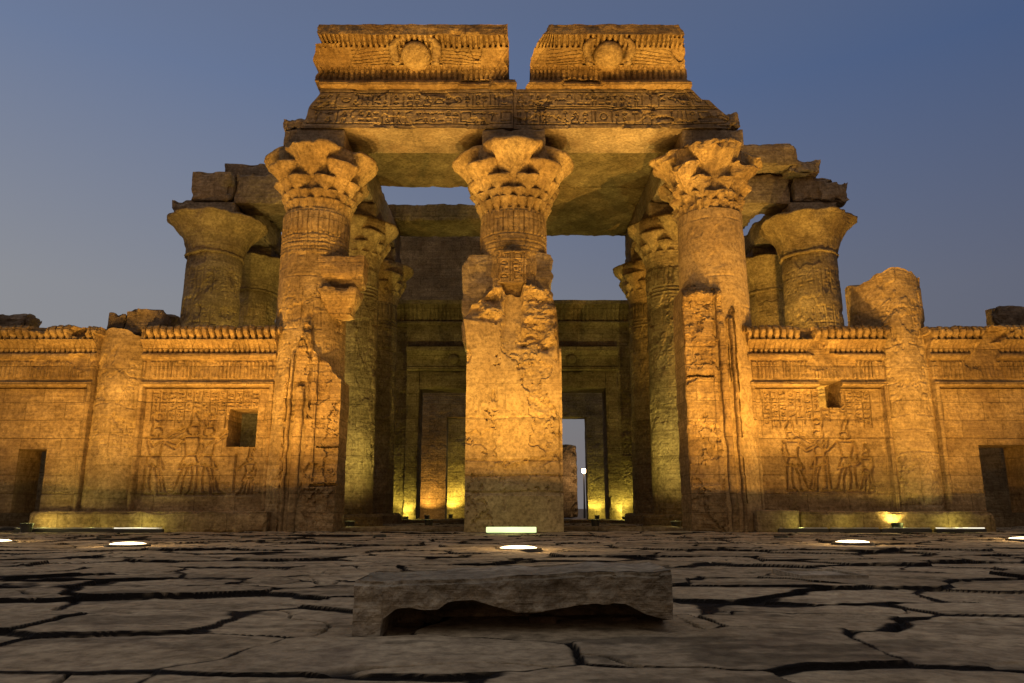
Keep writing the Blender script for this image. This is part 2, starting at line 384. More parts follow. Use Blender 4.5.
def make_paving():
    rng = np.random.RandomState(7)
    Yv = np.geomspace(2.1, 34, 1080); s = np.linspace(-1, 1, 880)
    S, Y = np.meshgrid(s, Yv, indexing='ij'); X = S * (2.2 + .86 * Y)
    # ragged outlines
    wx = X + .03 * fbm(X * 1.6, Y * 1.6, 0, 3, 3) + .014 * fbm(X * 7, Y * 7, 0, 5, 2)
    wy = Y + .03 * fbm(X * 1.6, Y * 1.6, 4, 9, 3) + .012 * fbm(X * 7, Y * 7, 3, 11, 2)
    CW, CH = 1.28, .80
    gy = np.floor(wy / CH).astype(int)
    d1 = np.full(X.shape, 9.); d2 = np.full(X.shape, 9.); idx = np.zeros(X.shape, np.int64); sx_ = np.zeros(X.shape); sy_ = np.zeros(X.shape)
    for dj in (-1, 0, 1):
        j = gy + dj; shift = (j % 2) * .5 + .3 * _hash(j, j * 0, j * 0, 41)
        gx = np.floor(wx / CW - shift).astype(int)
        for di in (-1, 0, 1):
            i = gx + di
            cx = (i + shift + .5 + .36 * (2 * _hash(i, j, i * 0, 1) - 1)) * CW; cy = (j + .5 + .30 * (2 * _hash(i, j, i * 0, 2) - 1)) * CH
            dx = (wx - cx) / 1.12; dy = (wy - cy) / .74
            d = np.maximum(np.abs(dx), np.abs(dy)) * .5 + np.hypot(dx, dy) * .5
            new = d < d1
            d2 = np.where(new, d1, np.minimum(d2, d)); idx = np.where(new, i * 7919 + j * 104729, idx)
            sx_ = np.where(new, cx, sx_); sy_ = np.where(new, cy, sy_); d1 = np.where(new, d, d1)
    e = (d2 - d1)                                        # 0 on a joint
    wn2 = fbm(X * .9, Y * .9, 2, 21, 3)
    width = .005 + .075 * np.clip(wn2 + .12, 0, 1.2) ** 1.5 + .42 * np.clip(fbm(X * .45, Y * .6, 7, 33, 2) - .33, 0, 1)
    width = width * (1 + .8 * fbm(X * 2.7, Y * 2.7, 1, 37, 2))
    width = width * np.clip(.75 + Y * .05, .8, 1.7)
    inside = sstep(width * .55, width * .55 + .025, e)
    h1 = _hash(idx, idx * 0, idx * 0, 5); h2 = _hash(idx, idx * 0, idx * 0, 6); h3 = _hash(idx, idx * 0, idx * 0, 8)
    top = (h1 - .5) * .045 + (h2 - .5) * .030 * (X - sx_) + (h3 - .5) * .045 * (Y - sy_)
    top = top + .005 * fbm(X * 1.3, Y * 1.3, 1, 51, 4) + .0025 * fbm(X * 9, Y * 9, 1, 61, 3) - .006 * np.exp(-e / .02)
    # cracks across slabs
    cr = np.abs(fbm(X * .8 + h1 * 40, Y * .8 + h2 * 40, 2, 71, 3)); crack = (1 - sstep(.004, .022, cr)) * (h3 > .45)
    top = top - .022 * crack
    # flaked hollows
    fl = sstep(.50, .62, fbm(X * 1.1, Y * 2.4, 8, 81, 4)); top = top - .010 * fl
    floor_ = -.008 - np.clip(width * .5, 0, .03) + .010 * np.clip(width * 20, 0, 1) * fbm(X * 6, Y * 6, 3, 91, 3)
    Z = floor_ * (1 - inside) + top * inside
    ee = e + .02 * fbm(X * 12, Y * 12, 1, 77, 2)
    dirt = np.clip(1 - sstep(width * .8 + .018, width * 1.0 + .050, e) + .30 * h1 * h1 + .8 * crack + .35 * sstep(.2, .6, fbm(X * 2.1, Y * 4.5, 5, 95, 4)), 0, 1)
    M = Mesh(); M.patch(np.stack([X, Y, Z], -1), att=dirt)
    return struct(M.build('pavement', M_pave))
make_paving()

# ================================================================== SCREEN WALLS
YW = 21.75
def screen(name_label, x0, x1, hole, seed, figs, ledge_break=(9, 9), edge=.22, gl=True):
    """screen wall with cobra frieze, hollow cornice, stalk frieze, torus frame and carved panel"""
    z0, z1 = .5, 5.82
    xs = set(np.round(lin(x0, x1, .023), 4)); zs = set(np.round(lin(z0, z1, .023), 4))
    xs = sorted(xs); zs = sorted(zs); xs = np.array(xs); zs = np.array(zs)
    hx0, hx1, hz0, hz1 = hole
    for v, A in ((hx0, xs), (hx1, xs), (hz0, zs), (hz1, zs)):
        if A[0] < v < A[-1]: A[np.argmin(np.abs(A - v))] = v
    mx = (xs[:-1] + xs[1:]) / 2; mz = (zs[:-1] + zs[1:]) / 2
    mask = ~((mx[:, None] > hx0) & (mx[:, None] < hx1) & (mz[None] > hz0) & (mz[None] < hz1))
    rel = Relief(x0, x1, z0, z1, .018)
    px0, px1 = x0 + edge + .12, x1 - edge - .12
    rng = random.Random(seed)
    for fx, fz, fh, fl, kd in figs: figure(rel, fx, fz, fh, fl, kd)
    if figs:
        zt = 3.35
        x = px0 + .2
        while x < px1 - .3:
            glyph_col(rel, x, zt - rng.uniform(.1, .5), 3.95, .17, rng.randrange(999), .011, .022); x += .24
    if gl:                                                # faint rows of writing elsewhere
        for r_ in range(3): glyph_row(rel, px0 + .1, px1 - .1, 1.0 + r_ * .12, .1, seed + r_, .008, .010, False)
    def yf(X, Z):
        y = np.full_like(X, YW)
        # frieze of upright stalks
        fr = (Z > 4.32) & (Z < 4.80)
        ph = np.abs(((X / .115) % 1) - .5) * 2
        big = np.abs(((X / .92) % 1) - .5) * 2
        y = np.where(fr, YW - .05 + .065 * sstep(.45, .8, ph) * (big > .28) + .05 * (big < .12), y)
        # torus under the cornice
        y = np.where((Z > 4.86) & (Z <= 5.06), YW - .02 - .10 * np.sqrt(np.clip(1 - ((Z - 4.96) / .1) ** 2, 0, 1)), y)
        # hollow cornice with ribs, then the row of cobras
        t = np.clip((Z - 5.06) / .34, 0, 1)
        rib = np.abs(((X / .15) % 1) - .5) * 2
        cav = YW - .03 - .26 * t ** 2.4 + .09 * sstep(.5, .85, rib) * (1 - .6 * t)
        y = np.where((Z > 5.06) & (Z <= 5.42), cav, y)
        cob = np.abs(((X / .20 + .5 * (Z - 5.42)) % 1) - .5) * 2
        y = np.where(Z > 5.42, YW - .24 + .15 * sstep(.55, .95, cob) - .12 * np.clip(1 - ((Z - 5.66) / .16) ** 2, 0, 1) * (cob < .8), y)
        # frame torus round the panel
        tx = np.minimum(np.abs(X - (x0 + edge)), np.abs(X - (x1 - edge))); tz = np.abs(Z - 4.14)
        inx = (X > x0 + edge - .06) & (X < x1 - edge + .06)
        tor = np.minimum(np.where(Z < 4.2, tx, 9), np.where(inx, tz, 9))
        y = np.where((tor < .075) & (Z < 4.22), YW - .02 - .09 * np.sqrt(np.clip(1 - (tor / .075) ** 2, 0, 1)), y)
        # deep rebate beside the torus and sunk panel
        y = np.where((tx > .075) & (tx < .17) & ((X < x0 + edge) | (X > x1 - edge)) & (Z < 4.9), YW + .08, y)
        pan = (X > px0 - .04) & (X < px1 + .04) & (Z < 4.065)
        y = np.where(pan, YW + .06 + rel(X, Z) * 2.4, y)
        y = np.where((tor >= .075) & (tz < .11) & (Z < 4.14) & inx, YW + .14, y)
        gap = np.minimum(X - x0, x1 - X); y = y + .60 * sstep(.13, .10, gap) * (Z < 5.6)
        # weathering: flaked places lose their carving
        n = fbm(X * .8, 3, Z * 1.1, seed, 4)
        los = (sstep(.32, .5, n) if x0 < 0 else sstep(.6, .75, n)) * sstep(4.2, 4.9, Z)
        y = y * (1 - los) + (YW + .02 + .03 * n) * los
        y = y + .012 * fbm(X * 2.5, 1, Z * 2.5, seed + 3, 4)
        crs = np.abs(((Z + .02 * fbm(X * .7, 0, Z * 0, seed, 2)) / .52 % 1) - .5) * 2
        y = y + .018 * sstep(.965, .99, crs)
        return y
    def warp(X, Z):
        tp = sstep(5.3, 5.82, Z); return X, Z + tp * (.035 * fbm(X * 3, 0, 0 * X, seed + 9, 3) - ledge_break[1] * 0)
    M = Mesh(); slab(M, xs, zs, yf, YW + 1.15, warp, mask, nd=6)
    root = thing('screen_wall', name_label, 'screen wall', ((x0 + x1) / 2, YW + .5, 0), 'screen walls between the facade columns')
    M.build('wall', M_wall, root)
    return root
NOH = (99, 99.5, 99, 99.5)
screen('carved screen wall with square window and tall relief figures, left of the left doorway', -10.9, -6.72, (-8.15, -7.32, 2.34, 3.43), 11,
       [(-9.75, .98, 1.98, False, 1), (-9.05, .98, 2.0, False, 0), (-8.05, .98, 1.98, True, 2), (-7.75, 1.0, 1.25, True, 0)][:0] +
       [(-10.15, 1.0, 2.1, False, 1), (-9.15, 1.0, 2.15, True, 0), (-8.65, 1.0, 2.1, False, 1), (-7.45, 1.0, 1.15, True, 2)])
screen('screen wall with tall dark doorway at the far left edge of the facade', -17.5, -11.98, (-14.05, -13.25, .0, 2.28), 23, [])
screen('screen wall with small square window near its top, right of the right doorway', 6.72, 11.0, (8.86, 9.52, 3.46, 4.24), 37,
       [(8.0, 1.1, 1.85, False, 0), (8.75, 1.1, 1.9, True, 1), (9.5, 1.1, 1.85, True, 2), (10.05, 1.1, 1.2, True, 0)])
screen('screen wall with broken dark doorway at the far right edge of the facade', 12.05, 17.5, (13.3, 14.7, .0, 2.4), 41, [])

# plinths in front of the walls
def plinth(label, x0, x1, seed, h=.55, yf=21.15, m=M_wall):
    M = Mesh(); box(M, x0, x1, yf, YW + .1, -.02, h, .09, .05, seed); M.rough(.012, 4, seed)
    tag(M.build('plinth', m), label, 'plinth', 'stone benches along the foot of the walls')
plinth('long low stone bench under the left carved wall, lit yellow green at its end', -13.15, -6.65, 3)
plinth('long low stone bench under the right carved wall beside the right edge doorway', 7.85, 13.1, 4)
plinth('short brown stone block between right pier and the long right bench', 6.62, 7.8, 5, .58, 21.1, M_col)

# ================================================================== COLUMNS
def capital_mesh(cx, cy, zn, zl, Rr, seed, rough=.03, broken=None, scale=1.0):
    """composite capital: tiers of open umbels round a bell; zn = neck, zl = lip level of the top tier"""
    M = Mesh(); H = zl - zn; rng = random.Random(seed)
    def umbel(a, rad, zlip, Rb, h, tilt, n=64):
        prof = [(.34, -1), (.46, -.75), (.60, -.5), (.76, -.27), (.92, -.10), (1.0, 0), (1.02, .08), (.95, .15), (.86, .16), (.6, .07), (.02, .05)]
        th = np.linspace(0, 2 * math.pi, n, endpoint=False); pr = np.array(prof)
        TH, RR = np.meshgrid(th, pr[:, 0], indexing='ij'); ZZ = np.broadcast_to(pr[:, 1], TH.shape)
        RR = RR * (1 + .03 * np.cos(TH * 7 + seed) + .06 * sstep(-.2, .8, np.cos(TH * (n // 4 * 1.0))) * (ZZ < 0) * (ZZ > -.6))
        x = RR * np.cos(TH) * Rb; y = RR * np.sin(TH) * Rb; z = np.where(ZZ < 0, ZZ * h, ZZ * Rb)
        ct, st = math.cos(tilt), math.sin(tilt)
        x2 = x * ct + z * st; z2 = -x * st + z * ct
        xr = rad + x2; ca, sa = math.cos(a), math.sin(a)
        M.patch(np.stack([cx + xr * ca - y * sa, cy + xr * sa + y * ca, zlip + z2], -1), wrap=True)
    q = math.pi / 2
    for k in range(4): umbel(-q + k * q, .98 * Rr / 1.9, zl - .02, .93 * Rr / 1.9, H * .62, R(13))
    for k in range(4): umbel(-q + (k + .5) * q, 1.20 * Rr / 1.9, zl - H * .27, .60 * Rr / 1.9, H * .42, R(14))
    for k in range(8): umbel(-q + (k + .5) * q / 2, 1.08 * Rr / 1.9, zl - H * .47, .40 * Rr / 1.9, H * .3, R(12), 18)
    for k in range(16): umbel(-q + (k + .5) * q / 4, 1.03 * Rr / 1.9, zl - H * .66, .24 * Rr / 1.9, H * .22, R(12), 12)
    for k in range(24): umbel(-q + k * q / 6, 1.0 * Rr / 1.9, zl - H * .78, .165 * Rr / 1.9, H * .2, R(10), 10)
    lathe(M, cx, cy, [(.90, zn), (.98, zn + H * .2), (1.08, zn + H * .5), (1.3, zn + H * .8), (1.42, zl - .05), (.9, zl + .03)], nth=40)
    M.rough(rough, 2.6, seed, 4)
    if broken: V = M.verts(); M.V = [broken(V)]
    return M
def bell_mesh(cx, cy, zn, zl, Rr, rs, seed, rough=.03):
    M = Mesh(); H = zl - zn
    prof = [(rs, zn), (rs * 1.06, zn + .02), (rs * 1.06, zn + .1), (rs * 1.02, zn + .12)]
    for t in np.linspace(.1, 1, 14): prof.append((rs * 1.02 + (Rr - rs * 1.02) * (t ** 2.6 * .8 + t * .2), zn + H * t))
    prof += [(Rr * 1.01, zl + .05), (Rr * .93, zl + .10), (Rr * .4, zl + .08)]
    def rf(TH, RR, ZZ):
        t = np.clip((ZZ - zn) / H, 0, 1)
        lip = 1 - .10 * sstep(.8, 1, t) * np.clip(fbm(np.cos(TH) * 1.6, np.sin(TH) * 1.6, 0, seed, 3) + .1, 0, 1)
        return RR * lip * (1 + .008 * np.cos(TH * 24)), ZZ
    lathe(M, cx, cy, prof, rf, 96); M.rough(rough, 2.5, seed, 4); return M
def shaft_mesh(cx, cy, z0, z1, r0, r1, seed, ztop=None, bands=True, glyphs=True, flutes=None, nth=220, res=.05, rough=.014, chips=.05):
    rel = None
    if glyphs:
        rel = Relief(-3.5, 3.5, z0, z1, .028)
        rng = random.Random(seed); z = z1 - 1.55
        while z > z0 + 1.1:
            k = rng.random()
            if k < .35:
                for x in np.arange(-3.2, 3.1, .30): glyph_col(rel, x, z - .1, z + .9, .2, rng.randrange(9999), .012, .02)
                z -= 1.5
            elif k < .5: glyph_row(rel, -3.3, 3.3, z, .28, rng.randrange(9999), .012, .02); z -= .45
            else:
                for i, x in enumerate(np.arange(-3.0, 3.0, .85)): figure(rel, x, z - .7, 1.25, i % 2 == 0, rng.randrange(3), .014, .022)
                z -= 2.0
    prof = [(0, z) for z in lin(z0, z1, res)]
    def rf(TH, RR, ZZ):
        t = (ZZ - z0) / (z1 - z0); r = r0 + (r1 - r0) * t
        if flutes:
            a, b = flutes; inn = (ZZ > a) & (ZZ < b); r = r + np.where(inn, .035 - .05 * sstep(.6, .95, np.abs(((TH * 40 / (2 * math.pi)) % 1) - .5) * 2), 0)
            for k in range(5):
                zc = a - .08 - k * .13; r = r + .03 * np.sqrt(np.clip(1 - ((ZZ - zc) / .055) ** 2, 0, 1))
        if rel is not None:
            u = np.where(TH > math.pi, TH - 2 * math.pi, TH); u = ((TH + math.pi / 2 + math.pi) % (2 * math.pi)) - math.pi
            r = r - rel(u, ZZ) * 1.6
        c = np.abs(((ZZ + .01 * np.sin(TH * 3)) / .92 % 1) - .5) * 2
        r = r - .012 * sstep(.975, .995, c)
        n = fbm(np.cos(TH) * 1.5 + cx, np.sin(TH) * 1.5 + cy, ZZ * 1.0, seed, 4); r = r - chips * sstep(.45, .6, n)
        Z = ZZ
        if ztop is not None: Z = z0 + (ztop(TH) - z0) * (ZZ - z0) / (z1 - z0)
        return r, Z
    M = Mesh(); lathe(M, cx, cy, prof, rf, nth); M.rough(rough, 2.2, seed, 4); return M
ZAB, ZSOF = 11.52, 12.1
def abacus(cx, cy, hw, seed, z0=ZAB - .1, z1=ZSOF - .004):
    M = Mesh(); box(M, cx - hw, cx + hw, cy - hw, cy + hw, z0, z1, .1, .05, seed); M.rough(.012, 3, seed); return M
def base_mesh(cx, cy, hw, h, seed):
    M = Mesh(); lathe(M, cx, cy, [(hw, -.02), (hw * 1.0, h * .8), (hw * .95, h), (hw * .5, h + .01)], nth=64); M.rough(.02, 3, seed); return M

# --- front row
YC = 22.5
FR = 'columns across the front of the temple'
c = thing('column', 'middle front column with scalloped flower capital rising behind the broad broken pier', 'column', (.05, YC, 0), FR)
shaft_mesh(.05, YC, 0, 9.5, 1.12, .99, 101, flutes=(8.72, 9.42)).build('shaft', M_col, c)
capital_mesh(.05, YC, 9.35, ZAB - .05, 1.92, 5, .035).build('capital', M_cap, c, True)
abacus(.05, YC, .98, 6).build('abacus', M_beam, c)
c = thing('column', 'front column left of the left doorway with ornate tiered leaf capital', 'column', (-6.12, YC, 0), FR)
shaft_mesh(-6.12, YC, 0, 9.5, 1.15, .99, 102, flutes=(8.72, 9.42)).build('shaft', M_col, c)
def wear_left(V):
    k = sstep(11.0, 11.55, V[:, 2]) * (V[:, 1] < YC) ; n = fbm(V[:, 0] * 2, V[:, 1] * 2, V[:, 2] * 2, 8, 3)
    V = V.copy(); V[:, 2] -= .16 * k * np.clip(n + .4, 0, 1); V[:, 1] += .12 * k * np.clip(n + .2, 0, 1); return V
capital_mesh(-6.06, YC, 9.35, ZAB - .05, 1.78, 15, .04, wear_left).build('capital', M_cap, c, True)
abacus(-6.12, YC, .95, 16).build('abacus', M_beam, c)
c = thing('column', 'front column right of the right doorway with badly crumbled flower capital', 'column', (6.2, YC, 0), FR)
shaft_mesh(6.2, YC, 0, 9.5, 1.15, .99, 103, glyphs=False, chips=.015).build('shaft', M_pier, c)
def wear_right(V):
    n = fbm(V[:, 0] * 1.7, V[:, 1] * 1.7, V[:, 2] * 2.6, 77, 5, .6)
    d = V - np.array([6.2, YC, 0]); r = np.hypot(d[:, 0], d[:, 1]); f = 1 - .13 * np.clip(n + .35, 0, 1) * sstep(.7, 1.2, r)
    V = V.copy(); V[:, 0] = 6.2 + d[:, 0] * f; V[:, 1] = YC + d[:, 1] * f; V[:, 2] -= .04 * np.abs(n); return V
capital_mesh(6.15, YC, 9.3, ZAB - .05, 1.78, 25, .05, wear_right).build('capital', M_cap, c)
abacus(6.2, YC, .95, 26).build('abacus', M_beam, c)
# stumps: engaged columns between the screens
c = thing('column', 'broken front column stump standing above the right screen walls', 'column stump', (11.5, 22.72, 0), FR)
shaft_mesh(11.5, 22.72, 0, 7.4, 1.12, 1.05, 104, ztop=lambda th: 7.55 - .22 * np.clip(-np.cos(th), -1, 1) ** 2 * (np.cos(th) < 0) * 1.4 + .12 * fbm(np.cos(th) * 2, np.sin(th) * 2, 0, 3, 3)).build('shaft', M_col, c)
c = thing('column', 'left front column broken off level with the top of the screen walls', 'column stump', (-11.45, 22.72, 0), FR)
shaft_mesh(-11.45, 22.72, 0, 5.9, 1.12, 1.05, 105, ztop=lambda th: 5.62 + .15 * fbm(np.cos(th) * 2, np.sin(th) * 2, 0, 5, 3)).build('shaft', M_col, c)

def boulder(name, label, x, y, z, sx, sy, sz, seed, m=M_rock, group=None, cat='rubble block'):
    M = Mesh(); box(M, -1, 1, -1, 1, 0, 1, .16, .22, seed); V = M.verts()
    V = V * np.array([sx / 2, sy / 2, sz]) + np.array([x, y, z]); M.V = [V]; M.rough(.10 * min(sx, sz), 1.6 / max(.3, sz), seed, 3)
    return tag(M.build(name, m), label, cat, group)
GB = 'loose broken blocks on top of the walls'
boulder('rubble_block', 'large dark weathered block lying on the left column stump', -11.0, 22.6, 5.6, 1.25, 1.4, .88, 51, group=GB)
boulder('rubble_block', 'small dark broken block beside the larger one on the left stump', -11.8, 22.4, 5.5, .5, .9, .85, 52, group=GB)
boulder('rubble_block', 'dark square block alone on the wall top at the far left', -15.5, 23.3, 5.7, .85, .9, .85, 53, group=GB)
boulder('rubble_block', 'dark block on the wall top at the far right edge', 15.95, 23.4, 5.7, 1.5, .9, 1.15, 54, group=GB)

# --- inner rows
GI = 'columns of the rows behind the facade'
def inner_shaft(kind, cx, cy):
    if kind == 'bell': return shaft_mesh(cx, cy, 0, 10.1, 1.12, 1.02, 201, glyphs=True, nth=150, res=.06)
    return shaft_mesh(cx, cy, 0, 9.6, 1.05, .93, 202, flutes=(8.9, 9.5), nth=110, res=.07)
protos = {}
def inner_col(kind, x, y, label):
    if kind not in protos:
        c = thing('column', label, 'column', (x, y, 0), GI)
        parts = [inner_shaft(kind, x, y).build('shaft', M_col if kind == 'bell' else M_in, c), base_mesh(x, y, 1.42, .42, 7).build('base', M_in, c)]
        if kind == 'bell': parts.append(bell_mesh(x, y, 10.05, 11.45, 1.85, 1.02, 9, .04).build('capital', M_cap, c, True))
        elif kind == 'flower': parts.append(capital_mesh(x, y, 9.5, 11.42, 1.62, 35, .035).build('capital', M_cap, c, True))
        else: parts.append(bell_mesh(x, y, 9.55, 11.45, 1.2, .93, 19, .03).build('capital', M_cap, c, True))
        parts.append(abacus(x, y, .92, 36).build('abacus', M_beam, c)); protos[kind] = (c, parts)
        return c
    src, parts = protos[kind]
    c = src.copy(); col.objects.link(c); c.location = (x, y, 0); c['label'] = label
    for p in parts:
        q = p.copy(); col.objects.link(q); q.parent = c
    return c
Y2, Y3 = 28.2, 33.4
inner_col('bell', -11.55, Y2, 'smooth bell capital column standing highest above the left screen wall')
inner_col('bell', 11.55, Y2, 'smooth bell capital column standing highest above the right screen wall')
inner_col('bell', -11.75, Y3, 'column half hidden right of the tall bell column on the left')
inner_col('bell', 11.75, Y3, 'column half hidden left of the tall bell column on the right')
inner_col('flower', -6.1, Y2, 'inner flower capital column directly behind the left front column')
inner_col('flower', 6.15, Y2, 'inner flower capital column directly behind the right front column')
inner_col('flower', -6.15, Y3, 'rearmost flower capital column seen left of the left doorway')
inner_col('flower', 6.25, Y3, 'rearmost flower capital column seen right of the sky opening')
inner_col('slim', .0, Y2, 'inner middle column almost hidden behind the broad central pier')
inner_col('slim', .0, Y3, 'rearmost middle column hidden behind the broad central pier')

# ================================================================== DOOR PIERS
def pier_center():
    root = thing('door_pier', 'broad broken central pier between the two doorways, smooth orange face', 'pier', (.05, 21.6, 0), 'broken door piers in front of the columns')
    xa, xb = -1.29, 1.40; yf0 = 21.15
    xs = lin(xa, xb, .03); zs = lin(0, 1, .0045)
    topx = [-1.5, -1.29, -1.2, -.8, -.52, -.34, -.22, .24, .34, .6, 1.05, 1.20, 1.30, 1.335, 1.40]
    topz = [5.95, 6.0, 6.15, 6.65, 6.9, 6.98, 6.7, 6.65, 6.95, 6.9, 6.92, 6.55, 6.1, 5.03, 5.02]
    rel = Relief(xa, xb, 0, 7.2, .03); rng = random.Random(4)
    def yf(X, Z): return np.full_like(X, yf0)
    M = Mesh()
    tz = np.interp(xs, topx, topz) + .05 * fbm(xs * 5, 0 * xs, 0 * xs, 9, 3)
    X = np.repeat(xs[:, None], len(zs), 1); Z = zs[None] * tz[:, None]
    n = fbm(X * 1.3, 2, Z * 1.3, 404, 5, .6)
    # flaked band of damage down the middle and the rough upper part
    mid = np.exp(-((X + .1 + .35 * (Z - 3.5) / 3 * (Z < 4.2)) / .75) ** 2) * sstep(2.3, 3.8, Z)
    rough = np.clip(sstep(4.85, 5.2, Z + .25 * fbm(X * 3, 0, Z * 3, 8, 2)) * (X > .1) + sstep(5.8, 6.1, Z), 0, 1)
    patch = sstep(.20, .24, n + .42 * mid - .22)
    strata = fbm(X * 1.2, 0, Z * 7, 410, 4, .6)
    frac = terr(fbm(X * 1.6, 0, Z * 2.6, 411, 4, .55), 5)
    Yf = yf0 + patch * (.035 + .05 * np.abs(frac)) * (1 - rough) + rough * (.12 + .20 * frac + .02 * strata)
    slot = sstep(.30, .22, np.abs(X - .02 - .03 * fbm(Z * 2, 0, 0, 6, 2))) * sstep(4.7, 6.0, Z + .2 * fbm(X * 4, 0, Z * 2, 15, 2)); Yf = Yf * (1 - slot) + (yf0 + .22) * slot
    # bedding joints low down and setback foot course
    for zj, dd in ((1.06, .02), (1.5, .025), (1.92, .02), (3.1, .010)):
        Yf = Yf + 2.6 * dd * np.exp(-((Z - zj - .012 * np.sin(X * 3)) / .026) ** 2)
    Yf = np.where(Z < .98, Yf - .035, Yf)
    tall = np.exp(-((X + .22) / .05) ** 2) * (Z > .5) * (Z < 1.85); Yf = Yf + .05 * tall * (fbm(X * 4, 0, Z * 6, 3, 2) > -.1)
    Xw = X.copy(); edge = .06 * sstep(5.0, 6.5, Z); Xw = X * 1.0 - (X < -1.0) * edge * 2.2
    Fp = np.stack([Xw, Yf, Z], -1); Bp = Fp.copy(); Bp[..., 1] = 22.35
    M.patch(Fp)
    for a, b in ((Fp[0], Bp[0]), (Fp[-1], Bp[-1]), (Fp[:, -1], Bp[:, -1])):
        t = np.linspace(0, 1, 14)[:, None, None]; M.patch(a[None] * (1 - t) + b[None] * t)
    M.rough(.006, 3, 4, 3); M.build('shaft', M_pier, root)
    # remnant of the cross wall standing behind, and the carved block on top
    M = Mesh()
    prof_l = lambda Z: -1.52 + .12 * sstep(7.4, 8.2, Z) + .05 * fbm(Z * 3, 0, 0, 5, 2)
    zs2 = lin(5.4, 8.1, .05); xs2 = lin(0, 1, .025)
    S, Z = np.meshgrid(xs2, zs2, indexing='ij')
    xl = -1.50 + .16 * sstep(7.7, 8.15, Z) + .05 * np.abs(fbm(Z * 2, 0, 0, 5, 2)); xr = 1.12 + .10 * np.abs(((Z * 1.9) % 1) - .5) * 2 + .04 * fbm(Z * 5, 0, 0, 6, 2)
    X = xl + (xr - xl) * S; Z = Z + .1 * fbm(X * 1.2, 0, 0, 7, 2) * sstep(7.5, 8.1, Z)
    Fp = np.stack([X, 21.75 + .04 * fbm(X * 2, 0, Z * 2, 12, 3), Z], -1); Bp = Fp.copy(); Bp[..., 1] = 23.3; M.patch(Fp); M.patch(Bp)
    for a, b in ((Fp[0], Bp[0]), (Fp[-1], Bp[-1]), (Fp[:, -1], Bp[:, -1]), (Fp[:, 0], Bp[:, 0])):
        t = np.linspace(0, 1, 12)[:, None, None]; M.patch(a[None] * (1 - t) + b[None] * t)
    M.rough(.02, 3, 14, 3); M.build('wall_remnant', M_beam, root)
    M = Mesh(); rel = Relief(-.42, .44, 7.0, 8.1, .02)
    glyph_col(rel, -.34, 7.1, 7.95, .26, 5, .014, .035); glyph_col(rel, .06, 7.1, 7.95, .26, 8, .014, .035)
    slab(M, lin(-.40, .42, .02), lin(7.02, 7.98, .02), lambda X, Z: 21.12 + rel(X, Z), 21.9, nd=6); M.rough(.014, 3, 3)
    b = M.build('carved_block', M_wall, root); b['label'] = 'small carved block with two columns of hieroglyphs'
pier_center()
def side_pier(label, xa, xb, sgn, seed, tops, low, mouldings, slots=(), yf0=21.35):
    """jamb remnant in front of a column; sgn +1 = doorway to its right"""
    root = thing('door_pier', label, 'pier', ((xa + xb) / 2, 21.7, 0), 'broken door piers in front of the columns')
    xs = lin(xa, xb, .022); zs = lin(0, 1, .0045)
    tz = np.interp(xs, [t[0] for t in tops], [t[1] for t in tops]) + .06 * fbm(xs * 6, 0 * xs, 0 * xs, seed, 3)
    X = np.repeat(xs[:, None], len(zs), 1); Z = zs[None] * tz[:, None]
    n = fbm(X * 1.8, 2, Z * 1.8, seed, 5, .6); st = fbm(X * 1.5, 0, Z * 8, seed + 4, 4, .6)
    rel = Relief(xa, xb, 0, 8, .025); rng = random.Random(seed)
    fr_ = terr(fbm(X * 1.7, 3, Z * 2.4, seed + 8, 4, .55), 5)
    Yf = yf0 + (.03 + .06 * np.abs(fr_)) * sstep(.12, .16, n) + .006 * st
    for (ma, mb, zt, w) in mouldings:                    # (x bottom, x top, z top, half width)
        mxx = ma + (mb - ma) * Z / zt; d = np.abs(X - mxx)
        Yf = np.where((d < w) & (Z < zt), yf0 - .02 - .08 * np.sqrt(np.clip(1 - (d / w) ** 2, 0, 1)), Yf)
        Yf = np.where((d >= w) & (d < w * 1.9) & (Z < zt), Yf + .09, Yf)
    for (sa, sb, za, zb, dep) in low:                    # stepped blocks: (x0,x1,z0,z1,depth)
        Yf = np.where((X > sa) & (X < sb) & (Z > za) & (Z < zb), Yf + dep, Yf)
    rr = sstep(tz.max() - 1.2, tz.max() - .4, Z + .3 * fbm(X * 2, 0, Z * 2, seed, 2)); Yf = Yf + rr * (.22 * fr_ + .015 * st + .08)
    Fp = np.stack([X, Yf, Z], -1); Bp = Fp.copy(); Bp[..., 1] = 22.6
    M = Mesh(); M.patch(Fp)
    for a, b in ((Fp[0], Bp[0]), (Fp[-1], Bp[-1]), (Fp[:, -1], Bp[:, -1])):
        t = np.linspace(0, 1, 14)[:, None, None]; M.patch(a[None] * (1 - t) + b[None] * t)
    M.rough(.018, 3, seed, 4); M.build('jamb', M_wall, root); return root
lp = side_pier('broken left pier with ragged top and rounded moulding, left side of left doorway', -6.47, -4.88, 1, 61,
          [(-6.47, 5.3), (-6.2, 5.2), (-5.98, 5.9), (-5.8, 5.75), (-5.7, 5.0), (-5.2, 4.6), (-4.88, 4.2)],
          [(-5.55, -4.8, 1.35, 4.9, .10), (-5.62, -4.8, 1.22, 1.30, .25), (-5.5, -4.8, 2.3, 2.34, .2), (-5.4, -4.8, 0, 1.2, -.10)],
          [(-6.05, -6.0, 4.0, .12), (-6.32, -6.28, 5.0, .05)])
M = Mesh(); box(M, -5.75, -4.40, 21.55, 22.3, 7.05, 8.0, .06, .05, 31)
V = M.verts(); k = sstep(7.45, 7.0, V[:, 2]); V[:, 1] += .25 * k * (V[:, 1] < 22); M.V = [V]; M.rough(.03, 2.4, 31)
b = M.build('jamb_stub', M_wall, lp); b['label'] = 'squared stone stub of the upper jamb with flat carved face'
